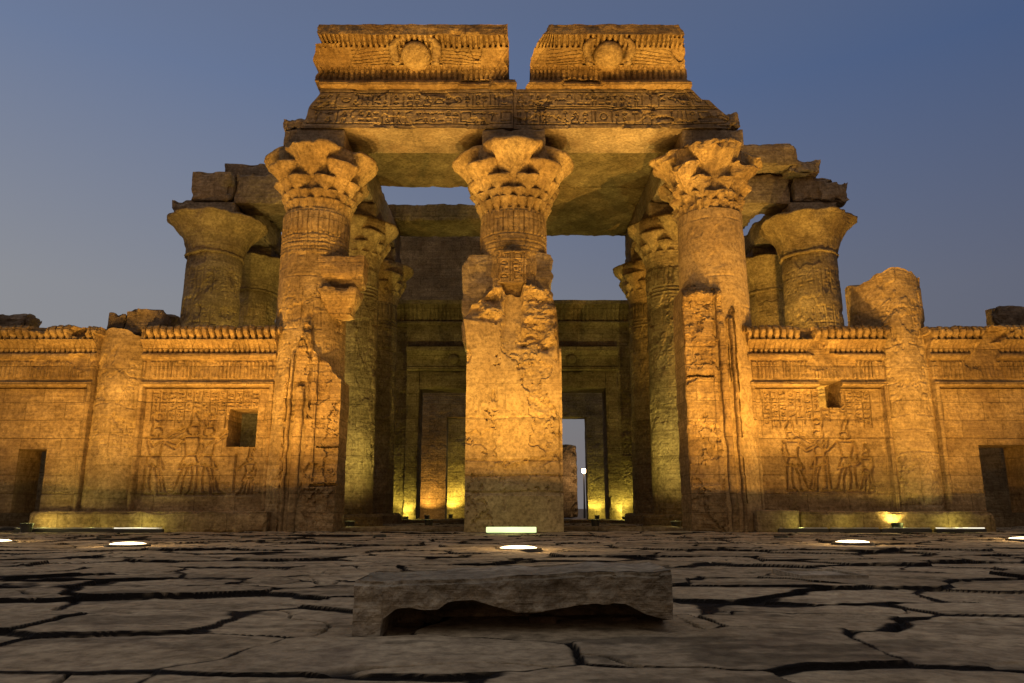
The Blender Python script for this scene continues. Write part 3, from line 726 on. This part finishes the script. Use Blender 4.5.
M = Mesh(); box(M, -5.72, -4.48, 21.35, 22.3, 6.15, 7.0, .06, .10, 32)
V = M.verts(); k = sstep(6.9, 6.1, V[:, 2]); V[:, 0] += -.35 * k * np.clip(V[:, 0] + 5.2, 0, 1) + .45 * k * np.clip(-5.0 - V[:, 0], 0, 1); V[:, 1] += .3 * k * (V[:, 1] < 22); M.V = [V]; M.rough(.04, 2.2, 32)
b = M.build('jamb_stub', M_wall, lp); b['label'] = 'rounded broken stone chunk below the squared stub'
side_pier('broken right pier with tall rounded moulding and rough flaked top, right side of right doorway', 4.93, 6.47, -1, 71,
          [(4.93, 5.9), (4.98, 6.9), (5.2, 7.05), (5.6, 7.0), (6.0, 7.02), (6.1, 6.9), (6.4, 6.85), (6.47, 6.3)],
          [(4.9, 5.75, 4.3, 4.36, .15), (4.9, 5.75, 0, 1.25, -.06), (5.1, 5.75, 1.3, 5.1, .03)],
          [(6.12, 6.02, 6.9, .10), (6.38, 6.34, 6.0, .05)])

# ================================================================== ARCHITRAVE, CORNICE
def architrave(label, xa, xb, seed, endl, endr):
    rel = Relief(min(xa, xb), max(xa, xb), 12.1, 13.5, .022)
    glyph_row(rel, xa + .08, xb - .05, 12.86, .42, seed, .013, .055); glyph_row(rel, xa + .08, xb - .05, 12.28, .44, seed + 1, .013, .055)
    xs = lin(xa, xb, .017); zs = lin(ZSOF, 13.42, .017)
    def yf(X, Z):
        y = 21.5 + rel(X, Z) + .01 * fbm(X * 3, 0, Z * 3, seed, 3)
        n = fbm(X * .9, 0, Z * 1.8, seed + 2, 4); y = y + .05 * sstep(.42, .5, n)
        return y
    def warp(X, Z):
        t = np.clip((Z - ZSOF) / 1.32, 0, 1); s = (X - xa) / (xb - xa)
        ox = np.zeros_like(X)
        if endl: ox = ox + endl(t) * np.clip(1 - s * (xb - xa) / 1.3, 0, 1)
        if endr: ox = ox + endr(t) * np.clip(1 - (1 - s) * (xb - xa) / 1.3, 0, 1)
        return X + ox, Z
    M = Mesh(); slab(M, xs, zs, yf, 23.2, warp, nd=24); M.rough(.008, 2.5, seed)
    return tag(M.build('architrave', M_beam), label, 'lintel', 'lintel beams over the two doorways')
architrave('left carved lintel beam with two hieroglyph rows under the left winged cornice', -6.05, .03, 81, lambda t: -.50 * (1 - t) ** 1.2 + .10 * np.sin(t * 9) * t, None)
architrave('right carved lintel beam with two hieroglyph rows and broken stepped right end', .045, 6.45, 91, None, lambda t: .28 - 1.25 * np.clip(t - .28, 0, 1) ** .9 * (t > .28) - .2 * (t > .72))
def cornice(label, xa, xb, seed, shl, shr, xd):
    root = thing('cornice', label, 'cornice', ((xa + xb) / 2, 22, 13.4), 'hollow cornices with winged sun discs')
    prof = [(21.45, 13.435), (21.34, 13.46), (21.30, 13.54), (21.34, 13.62), (21.44, 13.66), (21.44, 13.70)]
    for t in np.linspace(0, 1, 26): prof.append((21.44 - .95 * (t ** 2.3), 13.70 + .93 * t ** .9))
    prof += [(20.47, 14.635), (20.47, 14.80), (20.47, 14.98)]
    prof = np.array(prof); xs = lin(xa, xb, .022)
    # densify
    tt = np.linspace(0, len(prof) - 1, 90); pr = np.stack([np.interp(tt, np.arange(len(prof)), prof[:, i]) for i in (0, 1)], -1)
    X = np.repeat(xs[:, None], len(pr), 1); Y = np.repeat(pr[None, :, 0], len(xs), 0).copy(); Z = np.repeat(pr[None, :, 1], len(xs), 0).copy()
    rib = sstep(.45, .85, np.abs(((X / .17) % 1) - .5) * 2)
    up = (Z > 14.47) & (Z < 14.632); lowr = (Z > 13.72) & (Z < 14.12)
    Y = Y + .07 * rib * up; Z = Z + .09 * rib * up
    Y = Y + .06 * rib * lowr
    # feathers of the wings
    w = (Z > 14.15) & (Z < 14.45); dx = np.abs(X - xd); fe = sstep(.5, .85, np.abs(((Z * 16 + dx * 1.1) % 1) - .5) * 2)
    Y = Y + .05 * fe * w * (dx > .75) * (dx < 2.0) + .09 * w * sstep(.85, .7, dx)
    Y = Y + .02 * fbm(X * 2.5, 0, Z * 3, seed, 4)
    n = fbm(X * .8, 0, Z * .9, seed + 5, 3); Y = Y + .10 * sstep(.5, .62, n)
    # worn ends: silhouette from the photograph's broken outline
    t = np.clip((Z - 13.43) / 1.55, 0, 1); s = (X - xa)
    nx = .07 * fbm(Z * 4, 0, 0, seed, 3)
    X = X + (shl(t) + nx) * np.clip(1 - s / 1.0, 0, 1) + (shr(t) + nx) * np.clip(1 - (xb - xa - s) / 1.0, 0, 1)
    Fp = np.stack([X, Y, Z], -1); Bp = Fp.copy(); Bp[..., 1] = 22.9
    M = Mesh(); M.patch(Fp); M.patch(Bp)
    for a, b in ((Fp[0], Bp[0]), (Fp[-1], Bp[-1]), (Fp[:, -1], Bp[:, -1]), (Fp[:, 0], Bp[:, 0])):
        q = np.linspace(0, 1, 14)[:, None, None]; M.patch(a[None] * (1 - q) + b[None] * q)
    M.rough(.012, 3, seed); M.build('hollow_moulding', M_wall, root)
    # sun disc and two cobras
    D = Mesh(); th = np.linspace(0, 2 * math.pi, 40, endpoint=False)
    ph = np.linspace(0, math.pi, 16); TH, PH = np.meshgrid(th, ph, indexing='ij')
    zc, yc = 14.29, 21.12; sx, sz = .46, .31
    nx_ = np.sin(PH) * np.cos(TH) * sx; nz_ = np.sin(PH) * np.sin(TH) * sz; ny_ = -np.cos(PH) * .40
    D.patch(np.stack([xd + nx_, yc - .04 + ny_ - .8 * nz_, zc + nz_], -1), wrap=True)
    D.rough(.012, 4, seed); disc = D.build('sun_disc', M_cap, root, True)
    for sg in (-1, 1):
        C = Mesh(); pts = [(.30, .30, .03), (.44, .27, .06), (.52, .16, .09), (.50, .02, .11), (.46, -.10, .085), (.50, -.20, .06), (.42, -.24, .05), (.34, -.22, .03)]
        P = []; tq = np.linspace(0, len(pts) - 1, 30); pa = np.array(pts)
        cc = np.stack([np.interp(tq, np.arange(len(pts)), pa[:, i]) for i in range(3)], -1)
        for i, (px, pz, pr_) in enumerate(cc):
            j = min(i + 1, 29); k_ = max(i - 1, 0); dx_, dz_ = cc[j][0] - cc[k_][0], cc[j][1] - cc[k_][1]; L = math.hypot(dx_, dz_) + 1e-6
            pr_ = pr_ * 1.35; ring = [(xd + sg * (px * 1.12 + .10 + math.cos(a) * pr_ * -dz_ / L), yc - .14 - (1.25 * pz if pz > 0 else .5 * pz) - math.sin(a) * pr_, zc + pz + math.cos(a) * pr_ * dx_ / L) for a in np.linspace(0, 2 * math.pi, 10, endpoint=False)]
            P.append(ring)
        C.patch(np.array(P).transpose(1, 0, 2), wrap=True); C.rough(.012, 4, seed); C.build('cobra', M_cap, root, True)
    return root
cornice('left winged sun disc cornice on top of the facade, squared ends', -6.1, -.10, 111,
        lambda t: .0 + .26 * (t > .70) + .12 * (t < .12), lambda t: .0 - .12 * np.clip(1 - t, 0, 1) * (t > .2) + .25 * (t < .2), -2.97)
cornice('right winged sun disc cornice on top of the facade, broken sloping ends', .32, 5.45, 121,
        lambda t: .05 + .60 * t ** .8 + .12 * np.sin(t * 8), lambda t: .10 - .62 * np.clip(t - .35, 0, 1) ** .9 - .1 * (t > .75), 2.98)
boulder('rubble_block', 'broken corner block beside the right end of the carved lintels', 6.55, 22.3, 12.12, 1.1, 1.5, .62, 57, M_beam, GB)
boulder('rubble_block', 'broken corner block beside the left end of the carved lintels', -6.75, 22.2, 12.08, .75, 1.3, .42, 58, M_beam, GB)

# ================================================================== INNER BEAMS AND ROOF
GA = 'stone beams running back over the inner columns'
def beam(name, label, x0, x1, y0, y1, z0, z1, seed, chip=.08, m=M_beam, group=GA, cat='beam', res=.13):
    M = Mesh(); box(M, x0, x1, y0, y1, z0, z1, res, chip, seed); M.rough(.03, 1.6, seed, 4)
    return tag(M.build(name, m), label, cat, group)
beam('beam', 'stone beam running back over the left doorway side columns', -6.95, -5.3, 23.25, 34.4, 12.12, 13.38, 131)
beam('beam', 'stone beam running back over the right doorway side columns', 5.35, 7.0, 23.25, 34.4, 12.12, 13.38, 132)
beam('beam', 'stone beam running back behind the middle capital', -.78, .82, 23.25, 34.4, 12.12, 13.38, 133)
beam('beam', 'short cross beam between the left bell column and the inner row', -10.75, -7.0, 27.5, 28.9, 12.12, 13.38, 136, .1)
beam('beam', 'short cross beam between the right bell column and the inner row', 7.05, 10.8, 27.5, 28.9, 12.12, 13.38, 137, .1)
beam('beam', 'stepped broken beam on the tall bell column at the left', -12.35, -10.8, 27.2, 34.3, 12.12, 13.36, 134, .14)
beam('beam', 'broken beam on the tall bell column at the right', 10.85, 12.45, 27.3, 34.3, 12.12, 13.2, 135, .16)
GS = 'flat roof slabs over the inner columns'
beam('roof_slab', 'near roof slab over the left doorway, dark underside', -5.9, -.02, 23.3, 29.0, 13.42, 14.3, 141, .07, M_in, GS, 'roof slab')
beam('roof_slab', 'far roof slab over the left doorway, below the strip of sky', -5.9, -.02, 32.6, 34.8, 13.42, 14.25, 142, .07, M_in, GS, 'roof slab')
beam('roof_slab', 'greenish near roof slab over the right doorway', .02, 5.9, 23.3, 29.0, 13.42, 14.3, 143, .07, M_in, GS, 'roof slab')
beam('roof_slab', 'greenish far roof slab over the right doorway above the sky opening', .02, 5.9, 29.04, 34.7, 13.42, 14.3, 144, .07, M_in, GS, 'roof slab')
beam('roof_slab', 'dark roof slab bridging from the left bell column to the facade column', -11.55, -6.0, 28.2, 34.4, 13.42, 14.15, 145, .12, M_beam, GS, 'roof slab')
beam('roof_slab', 'high roof slab bridging from the right bell column to the facade column', 6.05, 10.95, 26.9, 34.4, 13.42, 14.35, 146, .12, M_beam, GS, 'roof slab')
boulder('rubble_block', 'small broken block on the outer end of the left beam', -12.6, 27.9, 11.62, .9, 1.2, .62, 55, M_beam, GB)
boulder('rubble_block', 'broken block filling the step between right roof slab and tilted block', 11.2, 27.7, 13.1, 1.3, 1.5, .62, 59, M_beam, GB)
boulder('rubble_block', 'tilted broken block stepping down on the right beam', 12.35, 27.9, 12.1, 1.1, 1.5, .75, 56, M_beam, GB)

# ================================================================== REAR WALLS WITH DOORS
def rear_wall(label, y, top, x0, x1, doors, zd, seed, th=1.4, cornice_=True):
    root = thing('rear_wall', label, 'wall', (0, y, 0), 'walls across the inside of the temple')
    xs = lin(x0, x1, .07); zs = lin(-.02, top, .05)
    for a, b in doors:
        for v in (a, b): xs[np.argmin(np.abs(xs - v))] = v
    zs[np.argmin(np.abs(zs - zd))] = zd
    mx = (xs[:-1] + xs[1:]) / 2; mz = (zs[:-1] + zs[1:]) / 2
    mask = np.ones((len(mx), len(mz)), bool)
    for a, b in doors: mask &= ~((mx[:, None] > a) & (mx[:, None] < b) & (mz[None] < zd))
    rel = Relief(x0, x1, 0, top, .04); rng = random.Random(seed)
    for zr in (1.2, 3.2, 5.2):
        for i, x in enumerate(np.arange(x0 + .5, x1 - .5, .95)): figure(rel, x, zr, 1.5, i % 2 == 0, rng.randrange(3), .02, .03)
    for zr in (7.0,): glyph_row(rel, x0 + .2, x1 - .2, zr, .3, seed, .02, .03)
    def yf(X, Z):
        yy = y + rel(X, Z) + .012 * fbm(X * 2, 0, Z * 2, seed, 3)
        if cornice_:
            t = np.clip((Z - 9.95) / .75, 0, 1); rib = sstep(.5, .85, np.abs(((X / .22) % 1) - .5) * 2)
            yy = np.where(Z > 9.95, y - .5 * t ** 2.2 + .07 * rib * (Z < 10.7), yy)
            yy = np.where((Z > 9.7) & (Z <= 9.95), y - .16 * np.sqrt(np.clip(1 - ((Z - 9.82) / .13) ** 2, 0, 1)), yy)
        return yy
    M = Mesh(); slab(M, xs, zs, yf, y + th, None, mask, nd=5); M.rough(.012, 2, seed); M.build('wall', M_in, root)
    return root
A = rear_wall('inner wall with two tall framed doorways and ribbed cornice below the sky', 37.5, 10.9, -11, 11, [(-4.6, -1.2), (1.25, 4.65)], 6.45, 151)
def door_frame(x0, x1, y, zd, seed):
    M = Mesh(); w = .62
    box(M, x0 - w, x0, y - .22, y - .003, 0, zd + .85, .12, .03, seed); box(M, x1, x1 + w, y - .22, y - .003, 0, zd + .85, .12, .03, seed)
    box(M, x0 + .002, x1 - .002, y - .22, y - .003, zd, zd + .85, .12, .03, seed)
    # hollow cornice over the door
    xs = lin(x0 - w, x1 + w, .05); pr = np.array([(-.22, .87), (-.36, .93), (-.36, 1.05), (-.24, 1.1)] + [(-.24 - .45 * t ** 2, 1.1 + .7 * t) for t in np.linspace(0, 1, 10)] + [(-.70, 1.83), (-.70, 2.0)])
    X = np.repeat(xs[:, None], len(pr), 1); Y = y + np.repeat(pr[None, :, 0], len(xs), 0); Z = zd + np.repeat(pr[None, :, 1], len(xs), 0)
    Fp = np.stack([X, Y, Z], -1); Bp = Fp.copy(); Bp[..., 1] = y - .003; M.patch(Fp)
    for a, b in ((Fp[0], Bp[0]), (Fp[-1], Bp[-1]), (Fp[:, -1], Bp[:, -1]), (Fp[:, 0], Bp[:, 0])):
        q = np.linspace(0, 1, 5)[:, None, None]; M.patch(a[None] * (1 - q) + b[None] * q)
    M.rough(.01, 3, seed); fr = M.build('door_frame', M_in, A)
    D = Mesh(); lathe(D, 0, 0, [(.02, .22), (.15, .2), (.26, .1), (.3, -.15)], nth=24, cap=False); V = D.verts(); xc = (x0 + x1) / 2
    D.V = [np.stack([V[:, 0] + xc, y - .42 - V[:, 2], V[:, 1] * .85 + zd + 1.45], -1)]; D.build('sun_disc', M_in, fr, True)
door_frame(-4.6, -1.2, 37.5, 6.45, 5); door_frame(1.25, 4.65, 37.5, 6.45, 6)
rear_wall('second inner wall seen through the doorways with its own two openings', 46, 9.2, -10, 10, [(-3.95, -1.3), (1.3, 4.5)], 6.05, 161, 1.2, False)
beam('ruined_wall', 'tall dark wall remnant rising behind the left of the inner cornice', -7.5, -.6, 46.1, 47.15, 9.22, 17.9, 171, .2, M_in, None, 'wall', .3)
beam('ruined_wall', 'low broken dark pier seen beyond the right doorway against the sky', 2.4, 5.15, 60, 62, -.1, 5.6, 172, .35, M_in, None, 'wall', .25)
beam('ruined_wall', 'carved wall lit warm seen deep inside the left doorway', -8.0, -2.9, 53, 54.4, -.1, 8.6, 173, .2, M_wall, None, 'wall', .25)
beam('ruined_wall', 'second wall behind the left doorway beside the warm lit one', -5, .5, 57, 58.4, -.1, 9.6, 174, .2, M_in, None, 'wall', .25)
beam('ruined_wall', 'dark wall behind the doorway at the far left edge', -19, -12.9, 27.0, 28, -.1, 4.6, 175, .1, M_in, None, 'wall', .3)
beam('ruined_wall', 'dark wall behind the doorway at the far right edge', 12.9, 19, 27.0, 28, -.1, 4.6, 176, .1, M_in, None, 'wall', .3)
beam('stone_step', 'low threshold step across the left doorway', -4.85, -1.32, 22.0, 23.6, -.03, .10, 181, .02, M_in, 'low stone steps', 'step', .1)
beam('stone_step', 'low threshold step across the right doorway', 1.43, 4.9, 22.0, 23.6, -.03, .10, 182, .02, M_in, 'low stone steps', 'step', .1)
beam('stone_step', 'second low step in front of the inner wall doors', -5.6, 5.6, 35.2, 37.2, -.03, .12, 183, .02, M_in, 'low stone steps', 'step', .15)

# ================================================================== FOREGROUND BLOCK
def fallen_block():
    x0, x1 = -.81, .82; ya, yb = 4.08, 4.72
    xs = lin(x0, x1, .011); n = len(xs)
    top = np.interp(xs, [-.82, -.79, -.4, .1, .35, .5, .83], [.250, .257, .260, .282, .298, .300, .306]) + .006 * fbm(xs * 6, 0 * xs, 0 * xs, 5, 4)
    bot = np.interp(xs, [-.82, -.668, -.662, -.60, -.52, -.38, -.33, -.2, -.06, .02, .08, .16, .25, .42, .58, .68, .76, .82],
                    [-.02, -.02, .075, .115, .125, .12, .155, .165, .125, .10, .105, .11, .12, .15, .14, .10, .075, .075]) + .006 * fbm(xs * 9, 0 * xs, 0 * xs, 8, 3)
    zs = np.linspace(0, 1, 24)
    X = np.repeat(xs[:, None], 24, 1); Z = bot[:, None] + (top - bot)[:, None] * zs[None]
    slant = .005 * fbm(X * 34, 0, Z * 34, 16, 3) + .015 * fbm(X * 5, 0, Z * 5, 4, 4) + .010 * fbm(X * 14, 0, Z * 18, 6, 3)
    Fp = np.stack([X, ya + slant + .02 * (np.abs(Z - top[:, None]) < .02), Z], -1)
    Z2 = -.03 + (top + .03)[:, None] * zs[None]; Bk = np.stack([X, np.full_like(X, yb), Z2], -1)
    M = Mesh(); M.patch(Fp); M.patch(Bk)
    t = np.linspace(0, 1, 40)[:, None, None]
    T = Fp[:, -1][None] * (1 - t) + Bk[:, -1][None] * t; T[..., 2] += .010 * fbm(T[..., 0] * 4, T[..., 1] * 4, 0, 9, 4); M.patch(T)
    for k in (0, -1): M.patch(Fp[k][None] * (1 - t) + Bk[k][None] * t)
    # undercut: roof of the hollow runs back then drops to the ground
    u = np.linspace(0, 1, 26)[:, None]
    Uy = ya + .012 + u * .56 + 0 * xs[None]; Uz = bot[None] * (1 - u ** 5) - .03 * u ** 5 + .012 * fbm(xs[None] * 9, Uy * 9, 0, 3, 3) * np.sin(u * 3.14)
    M.patch(np.stack([np.repeat(xs[None], 26, 0), Uy, Uz], -1))
    o = M.build('fallen_block', M_foot); tag(o, 'long fallen stone block with hollowed underside lying in the foreground', 'stone block')
fallen_block()
for i, (x, y, s, lb) in enumerate([(.17, 4.42, .07, 'small stone wedged in the middle of the hollow under the fallen block'), (.62, 4.45, .06, 'small stone in the right end of the hollow under the fallen block')]):
    boulder('stone', lb, x, y, -.03, s * 2.2, s * 2, s * 1.1, 60 + i, M_rock, cat='stone')

# hatch plate set in the pavement
def frame_plate():
    M = Mesh(); x0, x1, y0, y1 = 2.55, 3.15, 7.0, 7.75; w = .035
    box(M, x0, x1, y0, y0 + w, -.03, .045, .1); box(M, x0, x1, y1 - w, y1, -.03, .045, .1); box(M, x0, x0 + w, y0 + w, y1 - w, -.03, .045, .1); box(M, x1 - w, x1, y0 + w, y1 - w, -.03, .045, .1)
    box(M, x0 + w, x1 - w, y0 + w, y1 - w, -.03, .025, .1)
    tag(M.build('hatch_plate', M_foot), 'flat square hatch frame set into the paving right of the fallen block', 'hatch')
frame_plate()

# ================================================================== LAMPS
def spot(loc, size, energy, c, tgt=None, blend=.02, rad=.05, parent=None):
    d = bpy.data.lights.new('lamp', 'SPOT'); d.energy = energy; d.color = c; d.spot_size = R(size); d.spot_blend = blend; d.shadow_soft_size = rad
    o = bpy.data.objects.new('lamp', d); col.objects.link(o)
    from mathutils import Vector
    v = (Vector(tgt) - Vector(loc)) if tgt else Vector((0, 0, 1))
    o.rotation_euler = v.to_track_quat('-Z', 'Y').to_euler()
    if parent: o.parent = parent; o.location = Vector(loc) - parent.location
    else: o.location = loc
    return o
def point(loc, energy, c, rad=.05, parent=None):
    d = bpy.data.lights.new('lamp', 'POINT'); d.energy = energy; d.color = c; d.shadow_soft_size = rad
    o = bpy.data.objects.new('lamp', d); col.objects.link(o); o.location = loc
    if parent: o.parent = parent; o.location = [a - b for a, b in zip(loc, parent.location)]
    return o
ORANGE = (1, .54, .11); GREEN = (.92, .80, .15); YEL = (1, .82, .25)
E_GROUND, E_BOOST = 950, 520
def ground_lamp(x, y, label, k=1.0, tgt=None, e2=1.0):
    t = thing('ground_lamp', label, 'floodlight', (x, y, 0), 'round floodlights let into the paving')
    M = Mesh(); lathe(M, x, y, [(.37, -.05), (.36, .02), (.30, .03), (.29, .028), (.29, -.02)], nth=40, cap=False); M.build('rim', M_metal, t)
    M = Mesh(); lathe(M, x, y, [(.288, .028), (.22, .046), (.1, .056), (.01, .058)], nth=40, cap=False); M.build('lens', G_warm, t, True)
    spot((x, y, .11), 165, E_GROUND * k, ORANGE, blend=.03, rad=.06, parent=t)
    if tgt: spot((x, y, .12), 50, E_BOOST * k * e2, ORANGE, tgt, blend=.9, rad=.06, parent=t)
    point((x, y, .45), 38.0, (1, .66, .30), .05, t)  # added fill above the lens, warms the paving and the pier feet
ground_lamp(-6.6, 13.5, 'glowing round floodlight in the paving left of the fallen block', 1, (-5.5, 21.5, 12.5), .4)
ground_lamp(-9.7, 14.7, 'glowing round floodlight in the paving at the left edge', .9, (-9, 22, 8), .3)
ground_lamp(.1, 12.2, 'glowing round floodlight in the paving in front of the central pier', .55, (0, 21.5, 13), 1.2)
ground_lamp(6.2, 14.3, 'glowing round floodlight in the paving right of the fallen block', 1, (5.2, 21.5, 12.5))
ground_lamp(10.4, 15.9, 'glowing round floodlight in the paving at the right edge', .8, (9.5, 22, 8), .3)

def flush_lamp(x, y, label, tgt, e, size, bl=.25, c=None):
    t = thing('ground_lamp', label, 'floodlight', (x, y, 0), 'small floodlights sunk close to the facade')
    M = Mesh(); lathe(M, x, y, [(.15, -.06), (.15, .03), (.12, .034), (.115, .01), (.01, .008)], nth=24, cap=False); M.build('rim', M_metal, t)
    spot((x, y, .06), size, e, c or ORANGE, tgt, blend=bl, rad=.05, parent=t)
flush_lamp(-3.05, 18.1, 'small dark floodlight sunk in the paving before the left doorway', (-3.05, 20.4, 12), 5200, 31)
flush_lamp(3.15, 18.1, 'small dark floodlight sunk in the paving before the right doorway', (3.15, 20.4, 12), 5200, 31)
for x, y, tx, e, lb in [(.05, 17.55, .05 , 2700, 'before the central pier'), (-5.9, 17.5, -6.0, 3100, 'before the left pier'), (6.0, 17.5, 6.1, 3500, 'before the right pier'),
                    (-9.0, 17.3, -8.9, 1700, 'before the wall with tall relief figures'), (9.0, 17.3, 8.9, 2100, 'before the right wall with small high window'),
                    (-12.6, 17.3, -12.6, 1700, 'before the left edge doorway'), (12.4, 17.3, 12.3, 1900, 'before the right edge doorway')]:
    flush_lamp(x, y, 'small dark floodlight sunk in the paving ' + lb, (tx, 20.6, 8.0 if abs(x) < 8 else 6.2), e, 98, .75, ORANGE if abs(x) > 1 else (1, .57, .12))
def bar_lamp(x, y, lit, label, L=1.32, rot=0):
    t = thing('bar_lamp', label, 'light fitting', (x, y, 0), 'long low light fittings along the walls')
    M = Mesh(); box(M, x - L / 2, x + L / 2, y - .06, y + .08, .0, .10, .1, .008); 
    box(M, x - L / 2 + .05, x - L / 2 + .12, y - .04, y + .04, -.06, .0, .05); box(M, x + L / 2 - .12, x + L / 2 - .05, y - .04, y + .04, -.06, .0, .05); M.build('housing', M_metal, t)
    M = Mesh(); box(M, x - L / 2 + .03, x + L / 2 - .03, y - .045, y + .045, .102, .135, .1, .01); M.build('tube', G_white if lit else M_tube, t)
    point((x, y + .1, .22), 12 if lit else 5, (.85, .85, .22), .1, t)  # added yellow-green spill on bench and wall foot, even from unlit fittings
for i, (px, lit, lb) in enumerate([(45, 0, 'unlit long light fitting nearest the left edge doorway'), (93, 0, 'unlit long light fitting in the middle of the left group of three'), (142, 1, 'lit long light fitting at the right end of the left group of three')]):
    bar_lamp((px - 512) / 760 * 20.2, 20.6, lit, lb)
for i, (px, lit, lb) in enumerate([(801, 0, 'unlit long light fitting nearest the right pier'), (852, 0, 'unlit long light fitting, second from the right pier'), (903, 0, 'unlit long light fitting left of the lit one beneath the right stump'), (957, 1, 'lit long light fitting nearest the right edge doorway')]):
    bar_lamp((px - 512) / 760 * 20.2, 20.65, lit, lb)
t = thing('bar_lamp', 'bright greenish white light box on the ground at the foot of the central pier', 'light fitting', (0, 19.6, 0), 'long low light fittings along the walls')
M = Mesh(); box(M, -.66, .62, 19.56, 19.72, -.02, .03, .1, .01); M.build('housing', M_metal, t)
M = Mesh(); box(M, -.65, .61, 19.56, 19.70, .034, .17, .05, .01); M.build('tube', G_green, t)
point((0, 19.3, .4), 9, (.85, 1, .35), .15, t)

def uplight(x, y, label, e, c, size=110, tgt=None, dark=True, lens=G_yg, pt=0):
    t = thing('uplight', label, 'spotlight', (x, y, 0), 'small spotlights at the foot of walls and columns')
    M = Mesh(); lathe(M, x, y, [(.10, -.02), (.13, .02), (.14, .16), (.16, .24), (.155, .25)], nth=20, cap=False); box(M, x - .16, x + .16, y - .04, y + .04, -.03, .02, .1); M.build('housing', M_metal, t)
    M = Mesh(); lathe(M, x, y, [(.15, .235), (.08, .245), (.005, .248)], nth=20, cap=False); M.build('lens', lens, t)
    spot((x, y, .30), size, e, c, tgt, blend=.6, rad=.05, parent=t)
    if pt: point((x, y, .4), pt, c, .06, t)
uplight(-5.05, 36.9, 'spotlight glowing at the wall left of the left inner door', 190, GREEN, 130, (-5.0, 37.6, 5), pt=45)
uplight(5.35, 36.9, 'spotlight glowing at the wall right of the right inner door', 190, GREEN, 130, (5.3, 37.6, 5), pt=45)
uplight(-4.9, 44.9, 'spotlight glowing on the pillar deep inside the left doorway', 600, ORANGE, 120, (-4.6, 46.4, 5), pt=22)
uplight(-1.0, 45.4, 'spotlight deep inside the left doorway beside the central pier', 120, GREEN, 120, (-1.0, 46.4, 4), pt=20)
uplight(4.95, 45.4, 'spotlight glowing on the inner wall deep inside the right doorway', 300, GREEN, 120, (5.0, 46.4, 4), pt=50)
uplight(-4.9, 23.6, 'spotlight standing beside the left pier inside the left doorway', 1600, YEL, 120, (-5.5, 27, 8), pt=16)
uplight(4.95, 23.6, 'spotlight standing beside the right pier inside the right doorway', 1600, YEL, 120, (5.5, 27, 8), pt=16)
uplight(-2.9, 27.2, 'spotlight on the floor between the columns inside the left doorway', 170, GREEN, 150)
uplight(2.9, 27.2, 'spotlight on the floor between the columns inside the right doorway', 260, GREEN, 150)
uplight(-9.4, 24.4, 'spotlight behind the left screen wall among the columns', 1300, (1, .70, .16), 100, (-11.2, 28, 10))
uplight(9.2, 24.2, 'spotlight behind the right screen wall among the columns', 5200, (1, .58, .11), 100, (11.2, 28, 10))
uplight(-4.1, 52.0, 'spotlight far behind the left doorway', 900, GREEN, 120, (-4.1, 53, 4), pt=40)
uplight(-12.6, 20.3, 'small spotlight by the left bench near the left edge doorway', 40, YEL, 120, (-12.0, 21.2, .6), pt=11)
uplight(10.3, 20.9, 'small spotlight in front of the right bench below the right stump', 40, YEL, 120, (10.3, 21.3, .6), pt=9)
# distant lamp post beyond the right doorway
t = thing('lamp_post', 'distant bright lamp on a post seen through the right doorway', 'lamp post', (5.5, 59, 0))
M = Mesh(); lathe(M, 5.5, 59, [(.09, -.1), (.06, 1.5), (.05, 3.3)], nth=12); M.build('pole', M_metal, t)
M = Mesh(); lathe(M, 5.5, 59, [(.02, 3.25), (.14, 3.32), (.18, 3.45), (.12, 3.58), (.02, 3.62)], nth=16, cap=False); M.build('lamp_globe', glow('distant_lamp_glow', (1, .62, .28), 60), t)
point((5.5, 58.6, 3.4), 120, (1, .6, .3), .1, t)
